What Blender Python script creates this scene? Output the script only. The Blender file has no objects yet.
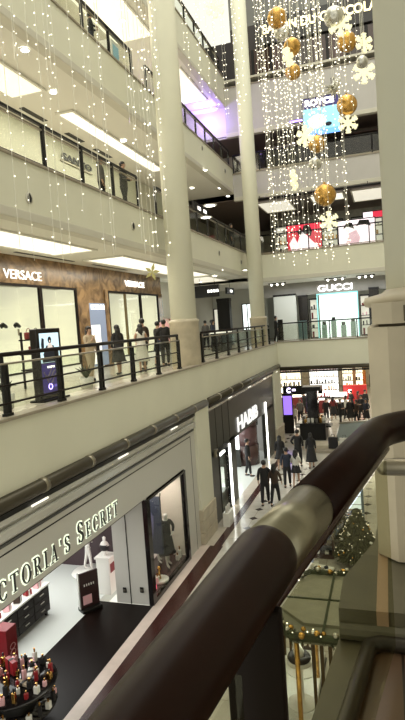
import bpy, bmesh, math, random
from mathutils import Vector, Matrix
R=random.Random(7)
PI=math.pi
scene=bpy.context.scene
COL=scene.collection
# ---------------------------------------------------------------- camera
EYE=Vector((0,0,1.45)); FPX=567.0
_up=Vector((-.07,1,.0617)).normalized()
_Y=Vector((183,48,-567)); _Y=(_Y-_up*_Y.dot(_up)).normalized()
_X=_Y.cross(_up)
M3=Matrix((_X,_Y,_up))            # camera -> world
def ray(px,py): return M3@Vector((px-202.5,360-py,-FPX))
def at(px,py,**k):                # survey point of the photo on the plane x=, y= or z=
    d=ray(px,py); a,v=list(k.items())[0]; i='xyz'.index(a)
    return EYE+d*((v-EYE[i])/d[i])
cd=bpy.data.cameras.new('camera'); cam=bpy.data.objects.new('camera',cd); COL.objects.link(cam)
cam.matrix_world=Matrix.Translation(EYE)@M3.to_4x4()
cd.sensor_fit='VERTICAL'; cd.sensor_height=24; cd.lens=FPX/720*24; cd.clip_start=.02; cd.clip_end=300
scene.camera=cam
# ---------------------------------------------------------------- materials
def mat(name,col,rough=.5,metal=0,emit=0,ecol=None,noise=0,nscale=4,bump=0,bscale=60,spec=.5,alpha=None):
    m=bpy.data.materials.new(name); m.use_nodes=True; nt=m.node_tree; b=nt.nodes['Principled BSDF']
    b.inputs['Roughness'].default_value=rough; b.inputs['Metallic'].default_value=metal
    b.inputs['Specular IOR Level'].default_value=spec
    tc=nt.nodes.new('ShaderNodeTexCoord')
    if noise:
        n=nt.nodes.new('ShaderNodeTexNoise'); n.inputs['Scale'].default_value=nscale; n.inputs['Detail'].default_value=5
        nt.links.new(tc.outputs['Object'],n.inputs['Vector'])
        r=nt.nodes.new('ShaderNodeValToRGB'); r.color_ramp.elements[0].position=.3; r.color_ramp.elements[1].position=.7
        r.color_ramp.elements[0].color=tuple(c*(1-noise) for c in col)+(1,)
        r.color_ramp.elements[1].color=tuple(min(1,c*(1+noise)) for c in col)+(1,)
        nt.links.new(n.outputs['Fac'],r.inputs[0]); nt.links.new(r.outputs[0],b.inputs['Base Color'])
    else: b.inputs['Base Color'].default_value=tuple(col)+(1,)
    if bump:
        n2=nt.nodes.new('ShaderNodeTexNoise'); n2.inputs['Scale'].default_value=bscale
        nt.links.new(tc.outputs['Object'],n2.inputs['Vector'])
        bp=nt.nodes.new('ShaderNodeBump'); bp.inputs['Strength'].default_value=bump; bp.inputs['Distance'].default_value=.01
        nt.links.new(n2.outputs['Fac'],bp.inputs['Height']); nt.links.new(bp.outputs[0],b.inputs['Normal'])
    if emit:
        b.inputs['Emission Color'].default_value=tuple(ecol or col)+(1,); b.inputs['Emission Strength'].default_value=emit
    return m
def glass_mat(name,tint,gloss=.07,rough=.03):
    m=bpy.data.materials.new(name); m.use_nodes=True; nt=m.node_tree; nt.nodes.clear()
    o=nt.nodes.new('ShaderNodeOutputMaterial'); t=nt.nodes.new('ShaderNodeBsdfTransparent'); t.inputs[0].default_value=tuple(tint)+(1,)
    g=nt.nodes.new('ShaderNodeBsdfGlossy'); g.inputs['Roughness'].default_value=rough
    x=nt.nodes.new('ShaderNodeMixShader'); x.inputs[0].default_value=gloss
    nt.links.new(t.outputs[0],x.inputs[1]); nt.links.new(g.outputs[0],x.inputs[2]); nt.links.new(x.outputs[0],o.inputs[0])
    return m
def tile_mat(name,base,line,size,diamond=None,rough=.2,dsize=.16,noise=.1,mortar=.008):
    """square stone tiles with thin joints and (optionally) small dark diamond insets at the corners"""
    m=bpy.data.materials.new(name); m.use_nodes=True; nt=m.node_tree; b=nt.nodes['Principled BSDF']; L=nt.links
    b.inputs['Roughness'].default_value=rough
    tc=nt.nodes.new('ShaderNodeTexCoord'); sp=nt.nodes.new('ShaderNodeSeparateXYZ'); L.new(tc.outputs['Object'],sp.inputs[0])
    def M(op,a,c=None):
        n=nt.nodes.new('ShaderNodeMath'); n.operation=op
        for i,v in enumerate((a,c)):
            if v is None: continue
            if isinstance(v,(int,float)): n.inputs[i].default_value=v
            else: L.new(v,n.inputs[i])
        return n.outputs[0]
    def tri(o): return M('ABSOLUTE',M('SUBTRACT',M('FRACT',M('ADD',M('DIVIDE',o,size),.5)),.5))   # 0 at joints, .5 mid
    ax,ay=tri(sp.outputs[0]),tri(sp.outputs[1])
    joint=M('LESS_THAN',M('MINIMUM',ax,ay),mortar)
    n=nt.nodes.new('ShaderNodeTexNoise'); n.inputs['Scale'].default_value=2.5; n.inputs['Detail'].default_value=6; L.new(tc.outputs['Object'],n.inputs['Vector'])
    r=nt.nodes.new('ShaderNodeValToRGB'); r.color_ramp.elements[0].position=.3; r.color_ramp.elements[1].position=.7
    r.color_ramp.elements[0].color=tuple(c*(1-noise) for c in base)+(1,); r.color_ramp.elements[1].color=tuple(min(1,c*(1+noise)) for c in base)+(1,)
    L.new(n.outputs['Fac'],r.inputs[0])
    def mix(f,a,c):
        x=nt.nodes.new('ShaderNodeMix'); x.data_type='RGBA'; L.new(f,x.inputs[0])
        L.new(a,x.inputs[6]); x.inputs[7].default_value=tuple(c)+(1,); return x.outputs[2]
    o=mix(joint,r.outputs[0],line)
    if diamond: o=mix(M('LESS_THAN',M('ADD',ax,ay),dsize),o,diamond)
    L.new(o,b.inputs['Base Color'])
    return m
def marble_mat(name,c0,c1,scale=2.0,rough=.25):
    m=bpy.data.materials.new(name); m.use_nodes=True; nt=m.node_tree; b=nt.nodes['Principled BSDF']; b.inputs['Roughness'].default_value=rough
    tc=nt.nodes.new('ShaderNodeTexCoord'); n=nt.nodes.new('ShaderNodeTexNoise'); n.inputs['Scale'].default_value=scale; n.inputs['Detail'].default_value=8; n.inputs['Distortion'].default_value=1.6
    nt.links.new(tc.outputs['Object'],n.inputs['Vector'])
    r=nt.nodes.new('ShaderNodeValToRGB'); e=r.color_ramp.elements; e[0].position=.35; e[1].position=.66; e[0].color=tuple(c0)+(1,); e[1].color=tuple(c1)+(1,)
    nt.links.new(n.outputs['Fac'],r.inputs[0]); nt.links.new(r.outputs[0],b.inputs['Base Color']); return m
cream=mat('cream_plaster',(.72,.71,.58),.6,noise=.03,nscale=.8)
cream2=mat('cream_wall',(.60,.575,.49),.6,noise=.04,nscale=.8)
greyplaster=mat('grey_plaster',(.52,.50,.48),.6,noise=.04,nscale=.8)
white=mat('white_ceiling',(.76,.74,.66),.7)
ledge_m=mat('ledge_stone',(.30,.26,.20),.4,noise=.1)
stone=mat('column_stone',(.50,.44,.33),.45,noise=.14,nscale=3)
stone_dk=mat('plinth_stone',(.11,.098,.062),.35,noise=.2,nscale=3)
seam=mat('stone_seam',(.10,.08,.05),.8)
black=mat('black_metal',(.008,.007,.006),.4,spec=.3)
blackgloss=mat('black_gloss',(.010,.008,.008),.12)
dkbrown=mat('dark_brown_metal',(.013,.008,.006),.55,spec=.15)
bronze=mat('bronze_tube',(.07,.06,.042),.35,.6)
steel=mat('brushed_steel',(.52,.50,.44),.28,1,noise=.06,nscale=14)
steel_dk=mat('dull_steel',(.30,.27,.21),.32,.9)
sleeve_m=mat('sleeve_steel',(.27,.25,.18),.30,.85,noise=.1,nscale=20)
silver=mat('silver_moulding',(.66,.66,.63),.25,.6)
wood=mat('varnished_wood',(.016,.005,.0025),.36,noise=.25,nscale=7,spec=.12)
wood2=mat('brown_timber',(.20,.09,.035),.4,noise=.25,nscale=5)
marble=marble_mat('brown_marble',(.10,.055,.022),(.36,.22,.10),1.6)
greyfront=mat('charcoal_cladding',(.036,.036,.030),.35,noise=.15,nscale=2)
vswall=mat('pale_grey_panel',(.56,.55,.51),.4)
vsdark=mat('dark_lobby_wall',(.030,.010,.010),.35)
lobby=mat('dark_lobby_floor',(.006,.003,.002),.35,spec=.10)
shopfloor=mat('white_gloss_floor',(.66,.69,.66),.12)
glass=glass_mat('clear_glass',(.90,.92,.88),.05)
glassn=glass_mat('tinted_glass',(.80,.80,.70),.05)
glasse=glass_mat('etched_glass',(.78,.80,.68),.10,.25)
glassd=glass_mat('smoked_glass',(.30,.27,.22),.08,.1)
panel_cream=mat('lit_cream_display',(.62,.60,.46),.5,emit=.42,ecol=(1,.95,.80))
panel_pale=mat('lit_pale_display',(.6,.6,.5),.5,emit=.42,ecol=(.97,.93,.76))
lightp=mat('ceiling_diffuser',(.9,.88,.75),.5,emit=.68,ecol=(1,.96,.84))
lightw=mat('lamp_white',(1,1,1),.5,emit=6,ecol=(1,.97,.86))
bulb_m=mat('warm_bulb',(1,.95,.8),.4,emit=2.6,ecol=(1,.90,.70))
bulb_s=mat('soft_bulb',(1,.95,.8),.4,emit=1.6,ecol=(1,.95,.80))
wire_m=mat('clear_wire',(.80,.78,.68),.3)
strip_m=mat('white_light_strip',(1,1,1),.5,emit=3.5,ecol=(1,1,.93))
halo_m=mat('sign_halo',(.8,.85,.7),.5,emit=.6,ecol=(.90,1,.78))
lettw=mat('lit_letter',(1,1,1),.5,emit=1.5,ecol=(1,.98,.90))
lettd=mat('black_letter',(.008,.008,.008),.4)
lettg=mat('gold_letter',(.9,.8,.45),.4,emit=1.0,ecol=(1,.9,.55))
snow_m=mat('cream_snowflake',(.9,.88,.66),.5,emit=.38,ecol=(1,.93,.60))
gold=mat('gold_mirror',(.62,.36,.10),.22,1,noise=.35,nscale=9,bump=.6,bscale=25)
silvb=mat('silver_mirror',(.62,.61,.55),.2,1,noise=.3,nscale=9,bump=.6,bscale=25)
green=mat('garland_green',(.035,.045,.018),.7,noise=.4,nscale=10)
olive=mat('olive_canopy',(.20,.195,.14),.45,noise=.12,nscale=2)
red=mat('crimson_card',(.20,.006,.012),.45)
redb=mat('bright_red',(.32,.012,.018),.4)
pink=mat('pink_card',(.80,.45,.48),.5)
pinke=mat('pink_glow',(.9,.1,.2),.4,emit=1.5,ecol=(1,.15,.25))
whitep=mat('white_paint',(.80,.79,.74),.35)
whiteglow=mat('white_lightbox',(.9,.95,.95),.5,emit=1.2,ecol=(.88,.98,.96))
blueglow=mat('blue_screen',(.1,.2,.8),.4,emit=1.3,ecol=(.10,.30,1))
cyanglow=mat('cyan_screen',(.2,.5,.7),.4,emit=.5,ecol=(.45,.80,.95))
navyglow=mat('navy_screen',(.03,.03,.10),.3,emit=.25,ecol=(.10,.06,.35))
purple=mat('purple_glow',(.3,.15,.8),.4,emit=.75,ecol=(.36,.20,1))
purplelamp=mat('violet_cove',(.3,.15,.8),.4,emit=2.2,ecol=(.35,.22,1))
redglow=mat('red_screen',(.5,.02,.05),.4,emit=.5,ecol=(.9,.03,.08))
pale=mat('pale_screen',(.8,.7,.75),.4,emit=.85,ecol=(.95,.82,.88))
skin=mat('skin',(.45,.27,.18),.5); hairm=mat('black_hair',(.010,.008,.007),.45)
c_black=mat('black_cloth',(.014,.013,.014),.8); c_navy=mat('navy_cloth',(.02,.025,.045),.8); c_brown=mat('brown_cloth',(.05,.03,.02),.8)
c_white=mat('white_cloth',(.62,.60,.54),.8); c_beige=mat('beige_cloth',(.42,.34,.24),.8); c_grey=mat('grey_cloth',(.13,.12,.11),.8); c_red=mat('maroon_cloth',(.16,.02,.02),.8)
mann=mat('mannequin_white',(.70,.68,.64),.35)
# ---------------------------------------------------------------- mesh helpers
class MB:
    def __init__(s): s.b=bmesh.new()
    def box(s,x0,x1,y0,y1,z0,z1,bev=0):
        r=bmesh.ops.create_cube(s.b,size=1)
        for v in r['verts']:
            v.co=Vector(((x0+x1)/2+v.co.x*(x1-x0),(y0+y1)/2+v.co.y*(y1-y0),(z0+z1)/2+v.co.z*(z1-z0)))
        if bev:
            es=list({e for v in r['verts'] for e in v.link_edges})
            bmesh.ops.bevel(s.b,geom=es,offset=bev,segments=2,affect='EDGES',profile=.5)
        return s
    def tube(s,pts,r,n=10,caps=True):
        pts=[Vector(p) for p in pts]; rs=r if isinstance(r,(list,tuple)) else [r]*len(pts); rings=[]
        for i,p in enumerate(pts):
            if i==0: d=pts[1]-p
            elif i==len(pts)-1: d=p-pts[i-1]
            else: d=(pts[i+1]-p).normalized()+(p-pts[i-1]).normalized()
            d.normalize(); a=Vector((0,0,1)) if abs(d.z)<.95 else Vector((1,0,0)); u=d.cross(a).normalized(); w=d.cross(u)
            rings.append([s.b.verts.new(p+(u*math.cos(2*PI*k/n)+w*math.sin(2*PI*k/n))*rs[i]) for k in range(n)])
        for i in range(len(rings)-1):
            for k in range(n): s.b.faces.new((rings[i][k],rings[i][(k+1)%n],rings[i+1][(k+1)%n],rings[i+1][k]))
        if caps: s.b.faces.new(rings[0]); s.b.faces.new(rings[-1][::-1])
        return s
    def lathe(s,prof,c=(0,0,0),n=24,sx=1,sy=1):
        c=Vector(c); rings=[[s.b.verts.new(c+Vector((r*math.cos(2*PI*k/n)*sx,r*math.sin(2*PI*k/n)*sy,z))) for k in range(n)] for r,z in prof]
        for i in range(len(rings)-1):
            for k in range(n): s.b.faces.new((rings[i][k],rings[i][(k+1)%n],rings[i+1][(k+1)%n],rings[i+1][k]))
        s.b.faces.new(rings[0][::-1]); s.b.faces.new(rings[-1]); return s
    def prism(s,pts,axis,a,b2):
        """2-D outline extruded along an axis"""
        def P(p,t): return {'x':(t,p[0],p[1]),'y':(p[0],t,p[1]),'z':(p[0],p[1],t)}[axis]
        v0=[s.b.verts.new(P(p,a)) for p in pts]; v1=[s.b.verts.new(P(p,b2)) for p in pts]; n=len(pts)
        for k in range(n): s.b.faces.new((v0[k],v0[(k+1)%n],v1[(k+1)%n],v1[k]))
        s.b.faces.new(v0[::-1]); s.b.faces.new(v1); return s
    def ball(s,c,r,sc=(1,1,1),sub=2,jit=0):
        q=bmesh.ops.create_icosphere(s.b,subdivisions=sub,radius=1)
        for v in q['verts']:
            k=1+(R.uniform(-jit,jit) if jit else 0); v.co=Vector((c[0]+v.co.x*r*sc[0]*k,c[1]+v.co.y*r*sc[1]*k,c[2]+v.co.z*r*sc[2]*k))
        return s
    def build(s,name,m,parent=None,smooth=False):
        bmesh.ops.recalc_face_normals(s.b,faces=s.b.faces[:])
        me=bpy.data.meshes.new(name); s.b.to_mesh(me); s.b.free(); return link(name,me,m,parent,smooth)
def link(name,me,m,parent=None,smooth=False):
    if m: me.materials.clear(); me.materials.append(m)
    if smooth:
        for p in me.polygons: p.use_smooth=True
    o=bpy.data.objects.new(name,me); COL.objects.link(o)
    if parent: o.parent=parent
    return o
def tag(o,label=None,cat=None,group=None,kind=None):
    if label: o['label']=label
    if cat: o['category']=cat
    if group: o['group']=group
    if kind: o['kind']=kind
    return o
def thing(name,label,cat,loc=(0,0,0),rz=0,group=None):
    o=bpy.data.objects.new(name,None); COL.objects.link(o); o.empty_display_size=.1
    o.location=loc; o.rotation_euler=(0,0,rz); return tag(o,label,cat,group)
def struct(name,mb,m,smooth=False): return tag(mb.build(name,m,None,smooth),kind='structure')
def dup(root,loc,rz=None,label=None,group=None):
    r=root.copy(); COL.objects.link(r); r.location=loc
    if rz is not None: r.rotation_euler=(0,0,rz)
    if label: r['label']=label
    if group: r['group']=group
    for ch in list(root.children):
        c=ch.copy(); COL.objects.link(c); c.parent=r
        for g in ch.children:
            d=g.copy(); COL.objects.link(d); d.parent=c
    return r
def text(name,s,m,p0,width,height,face,parent=None,ext=.03,bold=.02):
    """lettering: p0 = lower left corner; face 'x' on the left wall (reads along +y), 'y' on the far wall (reads along +x)"""
    cu=bpy.data.curves.new(name,'FONT'); cu.body=s; cu.extrude=.05; cu.offset=bold; cu.resolution_u=4
    o=bpy.data.objects.new('tmp',cu); COL.objects.link(o); bpy.context.view_layer.update()
    me=bpy.data.meshes.new_from_object(o.evaluated_get(bpy.context.evaluated_depsgraph_get())); bpy.data.objects.remove(o)
    xs=[v.co.x for v in me.vertices]; ys=[v.co.y for v in me.vertices]; x0,x1,y0,y1=min(xs),max(xs),min(ys),max(ys)
    for v in me.vertices:
        u=(v.co.x-x0)/(x1-x0)*width; w=(v.co.y-y0)/(y1-y0)*height; t=(v.co.z+.05)*10*ext
        v.co=Vector((p0[0]+t,p0[1]+u,p0[2]+w)) if face=='x' else Vector((p0[0]+u,p0[1]-t,p0[2]+w))
    return link(name,me,m,parent)
# ---------------------------------------------------------------- shell
YF=33.0; YN=1.5; XW=-12.0; XR=9.0
LV=[dict(x=-6.15,f=0.0,b=.12,s=-1.3,fb=.16,fs=-1.35),
    dict(x=-7.40,f=5.3,b=5.38,s=4.05,fb=5.35,fs=3.75),
    dict(x=-8.15,f=10.4,b=10.48,s=9.02,fb=10.15,fs=8.6),
    dict(x=-8.35,f=15.6,b=15.75,s=14.05,fb=15.1,fs=12.3)]
for i,l in enumerate(LV):
    m=cream if i<3 else greyplaster
    struct('wall_left',MB().box(l['x']-.2,l['x'],YN,YF+.2,l['s'],l['b']-.06),cream)
    struct('trim_%d'%(i*4+1),MB().box(l['x']-.26,l['x']+.05,YN,YF-.05,l['b']-.06,l['b'],.01),ledge_m)
    struct('wall_far',MB().box(l['x'],XR,YF,YF+.2,l['fs'],l['fb']-.06),cream if i<2 else greyplaster)
    struct('trim_%d'%(i*4+2),MB().box(l['x']-.1,XR,YF-.05,YF+.26,l['fb']-.06,l['fb'],.01),ledge_m)
    if i:
        struct('trim_%d'%(i*4+3),MB().box(l['x']-.3,l['x']+.035,YN,YF,l['s']-.05,l['s']+.16,.02),cream2)
        struct('trim_%d'%(i*4+4),MB().box(l['x'],XR,YF-.04,YF+.3,l['fs']-.04,l['fs']+.2,.02),cream2)
    zf=l['f']
    struct('floor',MB().box(XW,l['x']-.2,YN,46,zf-.12,zf),tile_mat('gallery_floor%d'%i,(.5,.46,.38),(.25,.22,.17),1.2))
    struct('floor',MB().box(l['x']-.2,XR,YF+.2,46,zf-.12,zf),cream2)
    zc=l['s']
    struct('ceiling',MB().box(XW,l['x']-.2,YN,YF+.2,zc,zc+.06),white if i else cream2)
    if i: struct('ceiling',MB().box(XW,XR,YF+.2,46,l['fs']+.05,l['fs']+.11),white if i<2 else mat('brown_ceiling%d'%i,(.12,.085,.07),.5))
struct('wall_left',MB().box(XW-.2,XW,YN,46,0,20),cream2)
struct('wall_far',MB().box(XW,XR,45.8,46,0,12),cream2)
struct('wall_far',MB().box(XW,XR,40,40.2,15.6,21),mat('dark_upper_wall',(.035,.028,.03),.6))
struct('wall_far',MB().box(XW,XR,38.5,38.7,10.4,12.3),mat('brown_upper_wall',(.10,.065,.055),.5))
# columns
def column(x,y,r,label):
    t=thing('column',label,'column',(x,y,-5.8))
    MB().lathe([(r,4.56),(r,26)],n=40).build('shaft',cream,t,True)
    w=r+.06
    MB().lathe([(w-.02,5.8),(w,5.85),(w,7.34),(w+.03,7.38),(w+.03,7.44),(r+.02,7.48),(r,7.50)],n=40).build('cladding',stone,t,True)
    return t
column(-6.65,18.55,.45,'nearer round cream atrium column in front of the left balconies')
column(-6.65,30.6,.40,'farther round cream column standing at the far left corner')
# lower pilasters
def pilaster(y0,y1,label,x1=-6.05):
    t=thing('pilaster',label,'pilaster',(-6.4,y0,-5.8))
    MB().box(-.4,x1+6.4,0,y1-y0,1.15,4.49,.02).build('shaft',cream,t)
    m=MB()
    for k in range(3): m.box(-.4,x1+6.4+.05,-.05,y1-y0+.05,k*.385+.012,(k+1)*.385,.025)
    m.build('stone_base',stone,t); return t
pilaster(17.35,18.75,'cream pilaster with banded stone base between the lingerie shop and the jeweller')
pilaster(31.0,33.0,'cream end pilaster beyond the dark jewellery shop')
# big drum duct along the slab edge (dark tube), silver band
def tube_run(y0,y1,label,x=-6.10):
    t=thing('shutter_housing',label,'housing',(x,y0,-1.3)); L=y1-y0
    MB().tube([(.0,0,.04),(.0,L,.04)],.13,20).build('tube',bronze,t,True)
    for k in range(int(L/1.7)):
        MB().tube([(0,1.1+k*1.7,.04),(0,1.22+k*1.7,.04)],.14,20).build('clip',steel_dk,t,True)
    MB().box(-.1,.03,0,L,-.20,-.10,.01).build('lower_rail',black,t)
    for k in range(int(L/3.4)):
        MB().tube([(.06,2.4+k*3.4,-.20),(.06,2.9+k*3.4,-.20)],.02,10).build('highlight_bar',lightp,t,True)  # glowing bars imitate reflected highlights below the tube, not real lamps
tube_run(2.5,18.6,'long dark bronze tube housing above the lingerie shop sign')
tube_run(19.0,32.8,'shorter dark bronze tube housing above the jewellery shop fascia')
t=thing('shutter_housing','dark housing running under the far balcony edge','housing',(-6.1,33,-1.45))
MB().tube([(0,0,0),(14,0,0)],.12,16).build('tube',bronze,t,True); MB().box(0,14,-.05,.1,-.24,-.14).build('lower_rail',black,t)
# ---------------------------------------------------------------- ground floor, atrium
FZ=-5.8
beige=tile_mat('atrium_floor',(.52,.49,.43),(.3,.27,.22),1.0,diamond=(.030,.018,.014),rough=.13,dsize=.17)
struct('floor',MB().box(-5.4,XR,-2,62,FZ-.3,FZ),beige)
struct('floor',MB().box(XW-3,-5.4,31,62,FZ-.3,FZ),beige)
struct('trim_41',MB().box(-6.15,-5.85,-2,17.3,FZ-.3,FZ+.004),mat('pale_pink_stone',(.62,.52,.47),.2,noise=.06))
struct('trim_42',MB().box(-5.85,-5.4,-2,17.3,FZ-.3,FZ+.003).box(-5.72,-5.45,17.3,31,FZ-.3,FZ+.003),mat('red_brown_stone',(.040,.009,.006),.25,noise=.2))
struct('trim_43',MB().box(-6.15,-5.72,17.3,31,FZ-.3,FZ+.002).box(-5.45,-5.4,17.3,31,FZ-.3,FZ+.002),mat('cream_floor_band',(.50,.45,.38),.15,noise=.08))
# ---------------------------------------------------------------- railings
def etched(mb,x,y0,y1,z0,z1):
    pass
def rail_left(lv,ys,hz,label,dark_top,style):
    """balustrade standing on the ledge of a left balcony"""
    l=LV[lv]; x=l['x']-.12; b=l['b']; t=thing('balustrade',label,'balustrade',(x,ys[0],b))
    L=ys[-1]-ys[0]
    if style=='tubes':
        MB().tube([(0,0,hz),(0,L,hz)],.04,12).build('handrail',dkbrown,t,True)
        for z,r in ((hz-.16,.02),(hz*.50,.018),(.22,.02)):
            MB().tube([(.03,0,z),(.03,L,z)],r,8).build('rail_tube',dkbrown if z<hz-.2 else steel_dk,t,True)
    else:
        MB().box(-.04,.04,0,L,hz-.05,hz+.01,.01).build('handrail',black,t)
        MB().box(-.03,.03,0,L,hz-.16,hz-.12).build('upper_rail',steel_dk,t)
        MB().box(-.03,.03,0,L,.03,.09).build('lower_rail',black,t)
    for i,y in enumerate(ys):
        yy=y-ys[0]; m=MB()
        if style=='tubes':
            m.box(-.035,.035,yy-.05,yy-.01,0,hz-.02).box(-.035,.035,yy+.06,yy+.10,0,hz-.14)
            m.box(-.05,.05,yy-.07,yy+.12,0,.05)
        else: m.box(-.035,.035,yy-.045,yy+.045,0,hz-.02)
        m.build('post',black,t)
        if i<len(ys)-1:
            y1=ys[i+1]-ys[0]-.07
            MB().box(-.008,.008,yy+.13,y1,.12,hz-.18).build('glass_panel',glass if style!='tubes' else glass,t)
    return t
def seq(a,s,e):
    r=[]
    while a<=e+.01: r.append(a); a+=s
    return r
rail_left(0,seq(3.0,1.72,17.4),1.06,'dark balustrade with steel tubes and glass on the left balcony before the near column','k','tubes')
rail_left(0,seq(19.2,1.75,32.9),1.06,'dark balustrade on the left balcony between the two round columns','k','tubes')
rail_left(1,seq(4.8,1.80,17.5),1.05,'black framed balustrade on the second left balcony before the near column','k','frame')
rail_left(1,seq(18.9,1.55,32.9),1.05,'black framed balustrade on the second left balcony beyond the near column','k','frame')
rail_left(2,seq(8.9,1.75,19.5),.98,'black framed balustrade on the third left balcony before the near column','k','frame')
rail_left(2,seq(20.7,1.5,32.8),.98,'black framed balustrade on the third left balcony beyond the near column','k','frame')
rail_left(3,seq(20.7,1.5,32.8),.98,'black framed balustrade on the highest left balcony','k','frame')
def rail_far(lv,x0,x1,n,label,gm,hz=1.05):
    l=LV[lv]; t=thing('balustrade',label,'balustrade',(x0,YF+.08,l['fb'])); L=x1-x0
    MB().tube([(0,0,hz),(L,0,hz)],.04,10).build('handrail',black,t,True)
    MB().box(0,L,-.02,.02,.03,.08).build('lower_rail',steel_dk,t)
    for k in range(n+1):
        MB().box(k*L/n-.03,k*L/n+.03,-.03,.03,0,hz).build('post',black,t)
        if k<n: MB().box(k*L/n+.05,(k+1)*L/n-.05,-.008,.008,.1,hz-.06).build('glass_panel',gm,t)
    return t
rail_far(0,-6.1,6,8,'glass balustrade with thin dark rail along the far balcony at eye level',glass)
rail_far(1,-7.3,6,8,'glass balustrade in front of the two far picture screens',glass)
rail_far(2,-8.1,6,9,'smoked dark balustrade on the third far balcony',glassd)
# ceiling lights ---------------------------------------------------------------
def downlight_proto():
    t=thing('downlight','round recessed downlight','ceiling light',(0,0,0))
    m=MB(); m.lathe([(.15,-.015),(.15,0),(.11,0),(.11,-.015)],n=20); m.build('trim_ring',whitep,t)
    MB().lathe([(.105,-.02),(.105,-.004)],n=20).build('lamp',lightw,t); return t
dl=None
def downlight(x,y,z,label):
    global dl
    if dl is None: dl=downlight_proto(); dl.location=(x,y,z); dl['label']=label; dl['group']='round ceiling downlights'; return dl
    return dup(dl,(x,y,z),0,label,'round ceiling downlights')
for x,y in ((-8.7,13.4),(-9.5,16.0),(-9.6,21.2),(-9.8,12.4)): downlight(x,y,9.0,'round downlight in the ceiling above the second left balcony, before the near column')
for px,py in ((192,188),(205,170),(220,188),(183,172),(228,196)):
    p=at(px,py,z=9.0); downlight(p.x,p.y,9.0,'round downlight in the ceiling above the second left balcony, beyond the near column')
for px,py in ((210,205),(206,217),(221,270),(215,276),(238,288),(245,270)):
    p=at(px,py,z=4.03); downlight(p.x,min(p.y,32.5),4.03,'round downlight in the ceiling of the eye-level gallery beyond the near column')
for x,y in ((-9.6,22),(-9.2,25),(-9.7,28.5)): downlight(x,y,14.03,'round downlight in the ceiling above the third left balcony')
def panel(x0,x1,y0,y1,z,label,m=lightp,name='ceiling_light'):
    t=thing(name,label,'ceiling light',((x0+x1)/2,(y0+y1)/2,z)); w=(x1-x0)/2; d=(y1-y0)/2
    f=MB(); f.box(-w,w,-d,-d+.08,-.05,0).box(-w,w,d-.08,d,-.05,0).box(-w,-w+.08,-d+.08,d-.08,-.05,0).box(w-.08,w,-d+.08,d-.08,-.05,0)
    f.build('frame',white,t); MB().box(-w+.08,w-.08,-d+.08,d-.08,-.02,0).build('diffuser',m,t); return t
panel(-10.1,-8.5,6.5,16.2,4.05,'long bright recessed ceiling cove above the first shop windows at eye level')
panel(-10.1,-8.5,18.0,28.5,4.05,'second bright recessed ceiling cove at eye level, nearer the column')
soft=mat('soft_cove',(.85,.83,.7),.5,emit=.5,ecol=(1,.94,.78))
panel(-10.9,-9.6,9.0,15.8,9.0,'pale rectangular ceiling cove over the second left balcony at the picture edge',soft)
panel(-10.4,-9.7,17.5,26,9.0,'narrow bright ceiling cove over the second left balcony, near the column',lightp)
panel(-10.8,-8.9,15,23.7,14.05,'large pale ceiling cove over the third left balcony',soft)
panel(-10.4,-8.9,27,31.5,14.05,'small pale ceiling cove over the third left balcony beyond the near column',soft)
def slot(x0,x1,y0,y1,z,label):
    t=thing('air_vent',label,'vent',((x0+x1)/2,(y0+y1)/2,z)); w=(x1-x0)/2; d=(y1-y0)/2
    MB().box(-w,w,-d,d,-.012,0).build('slot',black,t); MB().box(-w-.04,-w,-d,d,-.02,0).build('frame',whitep,t); return t
for i,(a,b2) in enumerate(((16.6,18.0),(19.4,20.6),(21.6,23.0))): slot(-11.2,-11.0,a,b2,9.02,['leftmost dark slot vent above the second balcony','middle dark slot vent above the second balcony','dark slot vent above the second balcony nearest the column'][i])
for i,(a,b2) in enumerate(((10,13.3),(14.8,18.2),(19.6,22.6))): slot(-10.62,-10.5,a,b2,4.05,['leftmost dark slot vent in front of the marble shopfront','middle dark slot vent in front of the marble shopfront','dark slot vent in front of the marble shopfront nearest the column'][i])
# oval speakers on the balcony fronts
def spk(p,label):
    t=thing('wall_speaker',label,'speaker',p)
    MB().ball((0,0,0),.10,(.35,1,1.35),2).build('housing',black,t,True)
    MB().tube([(-.02,0,0),(.02,0,0)],.125,18).build('mounting_ring',cream2,t,True)
for px,py,x,lb in ((29,198,-7.4,'leftmost dark oval speaker on the second balcony front'),(133,226,-7.4,'dark oval speaker on the second balcony front just before the column'),
    (219,253,-7.4,'first dark oval speaker on the second balcony front beyond the column'),(241,262,-7.4,'small dark oval speaker on the second balcony front near the corner'),
    (202,148,-8.15,'dark oval speaker on the third balcony front beyond the column'),(225,171,-8.15,'small dark oval speaker on the third balcony front near the corner'),(194,35,-8.35,'dark oval speaker on the highest balcony front')):
    p=at(px,py,x=x+.01); spk(p,lb)
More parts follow.
